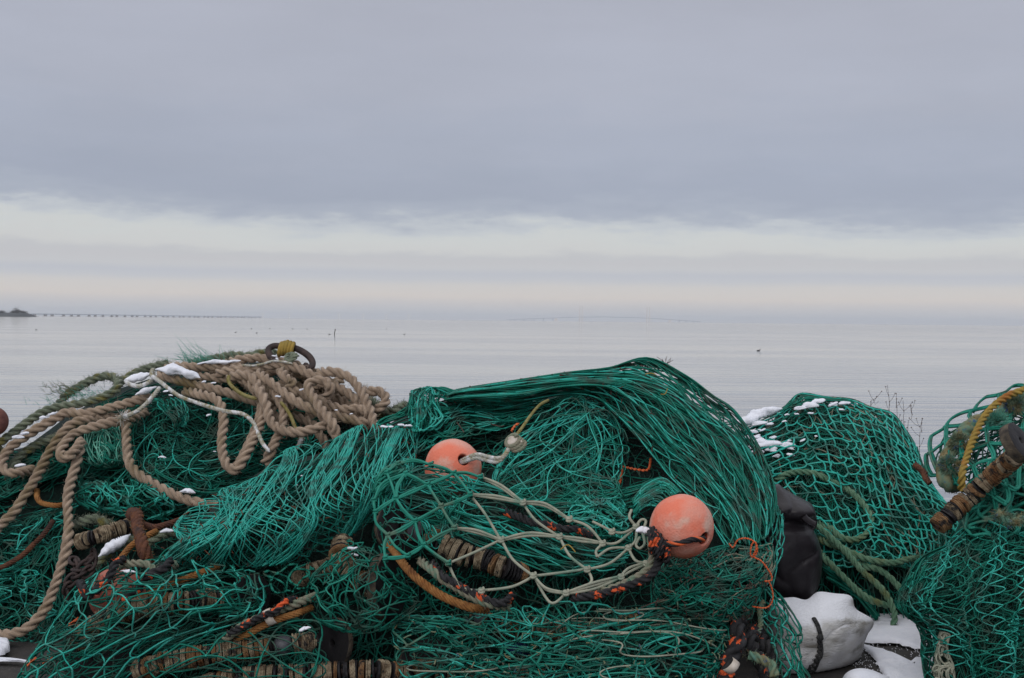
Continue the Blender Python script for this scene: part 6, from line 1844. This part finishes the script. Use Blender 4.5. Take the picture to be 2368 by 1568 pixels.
SACK = [(190, 900), (300, 925), (380, 905), (430, 930), (500, 940), (530, 890), (570, 865), (640, 872), (720, 885), (800, 888), (850, 900), (870, 935), (855, 985), (890, 1020), (960, 1055), (1020, 1090), (1040, 1120), (1020, 1160), (975, 1210),
        (950, 1260), (945, 1330), (920, 1400), (870, 1460), (800, 1510), (700, 1555), (600, 1590), (480, 1640), (330, 1690), (150, 1700), (150, 1600), (150, 1400), (150, 1200), (165, 1020)]
m_, sk = inflate('B4', SACK, 6.12, 0.30, 0.28, 51, 0.012, 2.6, 0.5, wrink=0.010, soft=0.20)
allv = np.concatenate(m_.v)
root = thing('white_sack', (allv[:, 0].mean(), 6.1, 0.0), 'bulging dirty white sack dusted with snow lying on the quay between the heaps', 'sack')
m_.build('sack_cloth', m_sack, root)


def on_sack(pts):
    q = uv('B4', pts)
    Y = np.array([sk[np.argmin(((sk[:, :2] - p_) ** 2).sum(1)), 2] for p_ in q])
    return P(q[:, 0], q[:, 1], Y - 0.006)


m_ = Mb()
line = [(532, 1080), (560, 1130), (580, 1190), (592, 1240), (602, 1290), (606, 1340), (602, 1390), (580, 1430), (560, 1480), (530, 1530), (490, 1590)]
ls = smooth(np.column_stack([np.array(line, float), np.zeros(len(line))]), 5.0)[:, :2]
m_.tubes(on_sack(ls)[None], 0.0060, 5)
m_.tubes(on_sack(ls[: len(ls) // 3] + np.array([16, 4]))[None], 0.0055, 5)
n_l = len(ls)
for k in range(20):
    i = int(n_l * (0.30 + 0.68 * k / 20))
    x, y = ls[i]
    wdt = 22 + 34 * (k / 20) if k < 14 else 60
    sl = -16 if k % 2 else 8
    m_.tubes(on_sack(smooth(np.array([(x + 4, y, 0), (x - wdt * 0.5, y - sl * 0.4 - 4, 0), (x - wdt, y + sl, 0)], float), 6)[:, :2])[None], 0.0052, 5)
ls2 = ls[int(n_l * 0.72):] + np.array([-58, 6])
m_.tubes(on_sack(ls2)[None], 0.0048, 5)
m_.build('printed_marking', m_print, root)

# snow resting on the sack
SN = [(230, 950), (330, 940), (470, 955), (560, 950), (700, 945), (830, 960), (870, 1020), (930, 1060), (900, 1090), (760, 1120), (640, 1120), (520, 1140), (400, 1200), (330, 1260), (250, 1220), (200, 1080)]
m_, _ = inflate('B4', [(760, 1600), (790, 1540), (850, 1500), (930, 1488), (1020, 1505), (1090, 1535), (1150, 1560), (1170, 1620), (1100, 1690), (900, 1700)], 5.62, 0.10, 0.15, 61, 0.01, 3.0)
tag(m_.build('snow_lump', m_snow), 'rounded snow lump at the bottom picture edge in front of the sack', 'snow lump')

TARP = [(150, 980), (240, 890), (300, 925), (400, 985), (490, 1030), (530, 1060), (550, 1100), (562, 1150), (570, 1200), (560, 1240), (540, 1262), (556, 1300), (580, 1350), (600, 1420), (610, 1500), (606, 1580), (598, 1650), (580, 1720), (550, 1790), (520, 1830), (490, 1850), (440, 1835), (380, 1815), (260, 1810), (130, 1780), (100, 1500), (120, 1200)]
m_, tk = inflate('Z4', TARP, 6.55, 0.16, 0.22, 71, 0.014, 2.6, 0.5, wrink=0.022)
root = thing('black_sheet', (P(1850, 1250, 6.5)[0], 6.55, 0.0), 'folded black rubber sheet standing between the middle heap and the rounded heap', 'rubber sheet')
# a folded-over flap pressed into the body
for part in range(len(m_.v)):
    pass
V = m_.v[0]
fold_a, fold_b = at('Z4', 280, 1165, 6.4), at('Z4', 570, 1175, 6.4)
dz = V[:, 2] - np.interp(V[:, 0], [fold_a[0], fold_b[0]], [fold_a[2] + 0.005, fold_b[2] - 0.005])
V[:, 1] += np.where(V[:, 1] < 6.5, 0.045 * np.exp(-((dz + 0.03) / 0.025) ** 2) - 0.055 * np.exp(-((dz - 0.03) / 0.04) ** 2), 0)
m_.build('sheet', m_tarp, root)
q = uv('Z4', [(455, 1150), (475, 1175), (510, 1200), (545, 1220)])
m_ = Mb(); m_.tubes(smooth(P(q[:, 0], q[:, 1], np.full(4, 6.40)), 0.01)[None], 0.016, 10); m_.build('rolled_edge', m_tarp, root)


def snow_tube(label, reg, pts, F, d, r, seed, flat=0.6, name='snow_patch'):
    q = path(reg, pts, F, d)
    p_ = smooth(P(q[:, 0], q[:, 1], q[:, 2]), r * 0.22)
    t_, n_, b_ = frames(p_)
    Lr = np.linspace(0, 1, len(p_))
    env = np.clip(np.sin(np.pi * Lr), 0.0, 1) ** 0.6
    th = np.arange(20) * 2 * math.pi / 20
    s_ = Sines(seed, 3, 0.25 / r)
    s2_ = Sines(seed + 1, 3, 0.8 / r)
    side = np.cross(t_, [0, 0, 1.0]); side /= np.linalg.norm(side, axis=1)[:, None] + 1e-9
    upn = np.cross(side, t_)
    V = p_[:, None] + (r * env)[:, None, None] * (np.cos(th)[None, :, None] * side[:, None] + flat * np.sin(th)[None, :, None] * upn[:, None])
    V = p_[:, None] + (V - p_[:, None]) * (1 + 0.30 * s_(V) + 0.16 * s2_(V) + 0.05 * Sines(seed + 2, 3, 3.0 / r)(V))[..., None]
    m_ = Mb(); m_.grid(V, closed_u=True)
    return tag(m_.build(name, m_snow), label, 'snow patch')


snow_tube('long snow patch lying on the tan ropes at the ridge', 'Z1', [(1250, 300), (1370, 305), (1480, 325), (1570, 345), (1620, 370)], F_LEFT, -0.16, 0.030, 1, 0.75)
snow_tube('snow patch in the bend of the short frosted cord', 'Z1', [(1000, 395), (1060, 380), (1140, 360), (1220, 335)], F_LEFT, -0.14, 0.026, 2, 0.7)
snow_tube('small snow patch beside the slanting frosted cord', 'Z1', [(1090, 510), (1170, 475), (1270, 440)], F_LEFT, -0.15, 0.019, 3, 0.7)
snow_tube('thin snow patch on the ridge above the long one', 'Z1', [(1310, 290), (1400, 265), (1500, 268)], F_LEFT, -0.06, 0.014, 4, 0.7)
snow_tube('snow strip on the ridge below the mossy rope on the top', 'Z1', [(1590, 258), (1700, 240), (1830, 240), (1950, 228)], F_LEFT, -0.08, 0.015, 5, 0.7)
snow_tube('snow patch on the mossy rope of the dark slope', 'B1', [(790, 590), (860, 540), (940, 480), (1010, 430), (1060, 390)], F_LEFT, -0.13, 0.032, 6, 0.7)
snow_tube('small snow patch on the mossy rope end under the bright teal net', 'B1', [(1290, 390), (1350, 375), (1420, 378)], F_LEFT, -0.12, 0.014, 7, 0.6)
snow_tube('snow lump on the J rope where it meets the bright teal net', 'Z1', [(1450, 1290), (1510, 1280), (1580, 1300)], F_LEFT, -0.20, 0.015, 8, 0.7)
snow_tube('snow roll along the left shoulder of the rounded heap', 'Z4', [(-120, 430), (0, 375), (110, 325), (200, 295), (290, 280)], F_MID, 0.02, 0.030, 9, 0.8)
snow_tube('snow strip on the fold of the black rubber sheet', 'Z4', [(270, 1030), (340, 1040), (440, 1058)], F_MID, -0.62, 0.008, 10, 0.8)
snow_tube('thin snow line on the float behind the lower left net', 'B1', [(970, 700), (1040, 705), (1130, 720)], F_CENTRE, -0.10, 0.009, 11, 0.6)
snow_tube('snow caught on the knot left of the lower right float', 'B3', [(1110, 385), (1160, 370), (1230, 380), (1270, 400)], F_CENTRE, -0.35, 0.017, 12, 0.8)
snow_tube('snow dab on the end disc of the straight disc rope', 'B2', [(400, 1190), (450, 1165), (500, 1160)], F_CENTRE, -0.20, 0.010, 13, 0.6)

# scattered snow crumbs
def crumbs(label, reg, items, F, d, seed):
    m_ = Mb()
    g = np.random.default_rng(seed)
    for x, y, wx in items:
        n_ = 3 if wx > 55 else 2
        for k in range(n_):
            q = path(reg, [(x + g.normal(0, wx * 0.22) * (k > 0), y + g.normal(0, wx * 0.07) * (k > 0))], F, d)[0]
            c_ = P(q[0], q[1], q[2])
            rx = wx * ZP * q[2] * 0.5 * (1.0 if k == 0 else g.uniform(0.4, 0.7))
            a_ = np.linspace(0, math.pi, 13)
            th = np.arange(20) * math.pi / 10
            V = np.stack([np.sin(a_)[:, None] * np.cos(th), np.sin(a_)[:, None] * np.sin(th), np.broadcast_to(np.cos(a_)[:, None], (13, 20))], -1)
            V = V * (1 + 0.20 * Sines(int(g.integers(9999)), 3, 0.5)(V) + 0.07 * Sines(int(g.integers(9999)), 3, 1.6)(V))[..., None]
            V = V * np.array([rx, rx * 0.5, min(rx * 0.42, 0.022)])
            V[..., 2] = np.where(V[..., 2] < 0, V[..., 2] * 0.55, V[..., 2])
            ti = R(g.uniform(-14, 24))
            V = np.stack([V[..., 0] * math.cos(ti) - V[..., 2] * math.sin(ti), V[..., 1], V[..., 0] * math.sin(ti) + V[..., 2] * math.cos(ti)], -1)
            m_.grid(V[::-1] + c_, closed_u=True)
    o_ = m_.build('snow_crumbs', m_snow)
    return tag(o_, label, 'snow', kind='stuff')


crumbs('scattered snow crumbs caught in the meshes of the rounded heap', 'Z4', [(100, 405, 120), (185, 405, 60), (60, 470, 70), (210, 515, 60), (75, 515, 90), (80, 552, 110), (160, 572, 230), (310, 578, 130), (340, 600, 90), (205, 610, 110), (90, 630, 100), (350, 655, 70), (240, 665, 60), (450, 540, 50), (430, 280, 90),
       (500, 262, 130), (570, 228, 120), (690, 250, 90), (790, 240, 90), (515, 320, 50), (400, 325, 40), (300, 385, 40), (320, 330, 40), (100, 690, 50), (560, 505, 30), (20, 600, 80), (760, 290, 50), (20, 520, 70), (330, 545, 60), (130, 455, 50)], F_MID, -0.015, 3)
crumbs('scattered snow crumbs on the left rope heap', 'Z1', [(1315, 1010, 55), (1735, 965, 25), (1690, 670, 45), (160, 1080, 80), (1380, 510, 40), (1340, 480, 50), (350, 690, 60), (200, 820, 70), (150, 850, 90), (430, 660, 60), (1730, 410, 40), (1650, 400, 40), (2440, 465, 45), (2720, 630, 30), (2840, 660, 30), (2245, 520, 45)], F_LEFT, -0.22, 4)
crumbs('scattered snow crumbs on the top fold of the bright teal net', 'Z2', [(1090, 765, 60), (1145, 765, 40), (1225, 752, 55), (1285, 758, 60), (450, 1110, 25), (420, 1160, 25), (380, 1235, 25), (375, 1285, 25)], F_CENTRE, -0.14, 5)
crumbs('scattered snow crumbs on the discs and wires of the middle heap', 'B2', [(830, 520, 70), (850, 570, 60), (335, 1490, 30)], F_CENTRE, -0.14, 6)
crumbs('scattered snow crumbs on the iron ring', 'Z2', [(200, 195, 50), (265, 200, 30), (215, 215, 40)], F_LEFT, -0.10, 7)

# blue cloth deep in the heap
for lb, c_, s_ in (('dark blue cloth scrap deep under the low front net', (150, 1330), 81), ('dark blue cloth scrap at the bottom edge under the low front net', (250, 1530), 82)):
    x, y = c_
    m_, _ = inflate('B3', [(x - 120, y - 30), (x - 40, y - 60), (x + 60, y - 40), (x + 120, y + 10), (x + 60, y + 60), (x - 60, y + 50)], 5.12, 0.03, 0.03, s_, 0.01, 6.0)
    tag(m_.build('cloth_scrap', m_blue), lb, 'cloth')

# pale rag under the white knot
m_, _ = inflate('Z3', [(50, 880), (90, 840), (150, 845), (210, 880), (215, 930), (170, 960), (110, 950), (60, 930)], 5.56, 0.03, 0.03, 91, 0.012, 9.0)
tag(m_.build('plastic_rag', m_tape), 'crumpled pale plastic rag caught beside the white knot', 'rag')

# dry weeds behind the rounded heap, twigs on the nets
WEEDS = [([(1150, 330), (1155, 260), (1145, 170), (1135, 90)], 'tallest dry weed stalk behind the rounded heap'), ([(1215, 360), (1205, 290), (1210, 230)], 'short dry weed stalk right of the tallest one'), ([(1265, 420), (1270, 330), (1262, 215)], 'dry weed stalk in the middle of the row behind the heap'),
         ([(1300, 470), (1335, 360), (1325, 245)], 'dry weed stalk bending over the right shoulder of the rounded heap'), ([(1395, 560), (1415, 480), (1400, 430)], 'faint dry weed stalk nearest the right edge heap'), ([(1000, 300), (1040, 250), (1065, 220)], 'low dry weed stalk left of the tallest one')]
for k, (pts, lb) in enumerate(WEEDS):
    q = uv('Z4', pts)
    w = P(q[:, 0], q[:, 1], np.full(len(q), 8.55))
    w = np.r_[[[w[0, 0] + 0.02, 8.55, 0.0]], w]
    c_ = smooth(w, 0.03)
    root = thing('dry_weed', (c_[0, 0], 8.55, 0.0), lb, 'weed', 'dry weeds behind the rounded heap')
    m_ = Mb(); m_.tubes(c_[None], np.linspace(0.0024, 0.0010, len(c_))[None], 4)
    g = np.random.default_rng(k)
    ii = g.integers(int(len(c_) * 0.6), len(c_), 7)
    a = c_[ii]
    tip = a + g.normal(0, 1, (7, 3)) * np.array([0.03, 0.02, 0.0]) + np.array([0, 0, 0.05])
    m_.tubes(np.stack([a, (a + tip) / 2 + [0, 0, -0.008], tip], 1), 0.0011, 3)
    m_.build('stem', m_weed, root)
    st_ = [x for x in root.children][0]
    m_ = Mb(); m_.blobs(np.r_[tip, a[:4]], 0.0042); m_.build('seed_heads', m_weed, st_)
m_ = Mb()
g = np.random.default_rng(44)
tw = at('Z3', 1345, 265, 6.5)
for _ in range(16):
    d_ = g.normal(0, 1, 3) * np.array([0.02, 0.01, 0.02]) + np.array([0.0, 0, 0.012])
    m_.tubes(np.array([[tw, tw + d_ * 0.6, tw + d_ + g.normal(0, 0.006, 3)]]), 0.0012, 3)
tag(m_.build('dry_twig', m_weed), 'wispy dry twig standing on the crest of the dark green net', 'twig')
for lb, rg, pts, d in [('forked straw lying on the dark green net below its crest', 'Z3', [(1310, 500), (1345, 500), (1365, 455)], -0.20), ('curved straw on the dark green net near its peak', 'Z3', [(1185, 340), (1230, 330), (1270, 345)], -0.14), ('brown twig across the dark net above the upper float', 'Z2', [(1680, 730), (1710, 770), (1735, 810)], -0.10), ('bent brown twig right of the upper float', 'Z2', [(1950, 740), (2020, 760), (2060, 755)], -0.10),
                       ('brown twigs stuck in the low front net below the float', 'B3', [(1150, 1000), (1250, 960), (1340, 930)], -0.22), ('straw lying across the pale net piece', 'B3', [(500, 530), (560, 490), (620, 550)], -0.38)]:
    q = path(rg, pts, F_CENTRE, d)
    m_ = Mb(); m_.tubes(smooth(P(q[:, 0], q[:, 1], q[:, 2]), 0.008)[None], 0.0022, 4)
    tag(m_.build('straw', m_yellow if 'straw' in lb else m_weed), lb, 'straw')

# specks of debris held in the nets
def debris(label, ctrl, n_, seed, m_mat, lift):
    g = np.random.default_rng(seed)
    A, B = g.uniform(0, 1, (n_, 1)), g.uniform(0, 1, (n_, 1))
    q = peval(ctrl, A, B)[:, 0]
    m_ = Mb()
    c_ = P(q[:, 0], q[:, 1], q[:, 2] - lift)
    d_ = g.normal(0, 1, (n_, 3)); d_ /= np.linalg.norm(d_, axis=1)[:, None]
    l_ = g.uniform(0.004, 0.014, (n_, 1))
    m_.tubes(np.stack([c_ - d_ * l_, c_ + g.normal(0, 0.002, (n_, 3)), c_ + d_ * l_], 1), g.uniform(0.001, 0.0028, n_), 4)
    tag(m_.build('dry_debris', m_mat), label, 'debris', kind='stuff')


debris('specks of dry weed stuck in the dark green net', arch, 130, 1, m_weed, 0.02)
debris('specks of dry weed stuck in the bright teal net', tealc, 130, 2, m_rust, 0.02)
debris('specks of dry weed stuck in the low front net', lf, 160, 3, m_fray, 0.03)
debris('specks of dry weed stuck in the matted right net', mr, 130, 4, m_weed, 0.03)

# ------------------------------------------------------------------ render settings
scene.view_settings.view_transform = 'Standard'
scene.view_settings.look = 'None'
scene.view_settings.exposure = 0.0
scene.view_settings.gamma = 1.0
scene.cycles.use_denoising = True
try:
    scene.cycles.denoiser = 'OPENIMAGEDENOISE'
except Exception:
    pass
scene.cycles.max_bounces = 6
scene.cycles.volume_bounces = 1
scene.cycles.transparent_max_bounces = 8
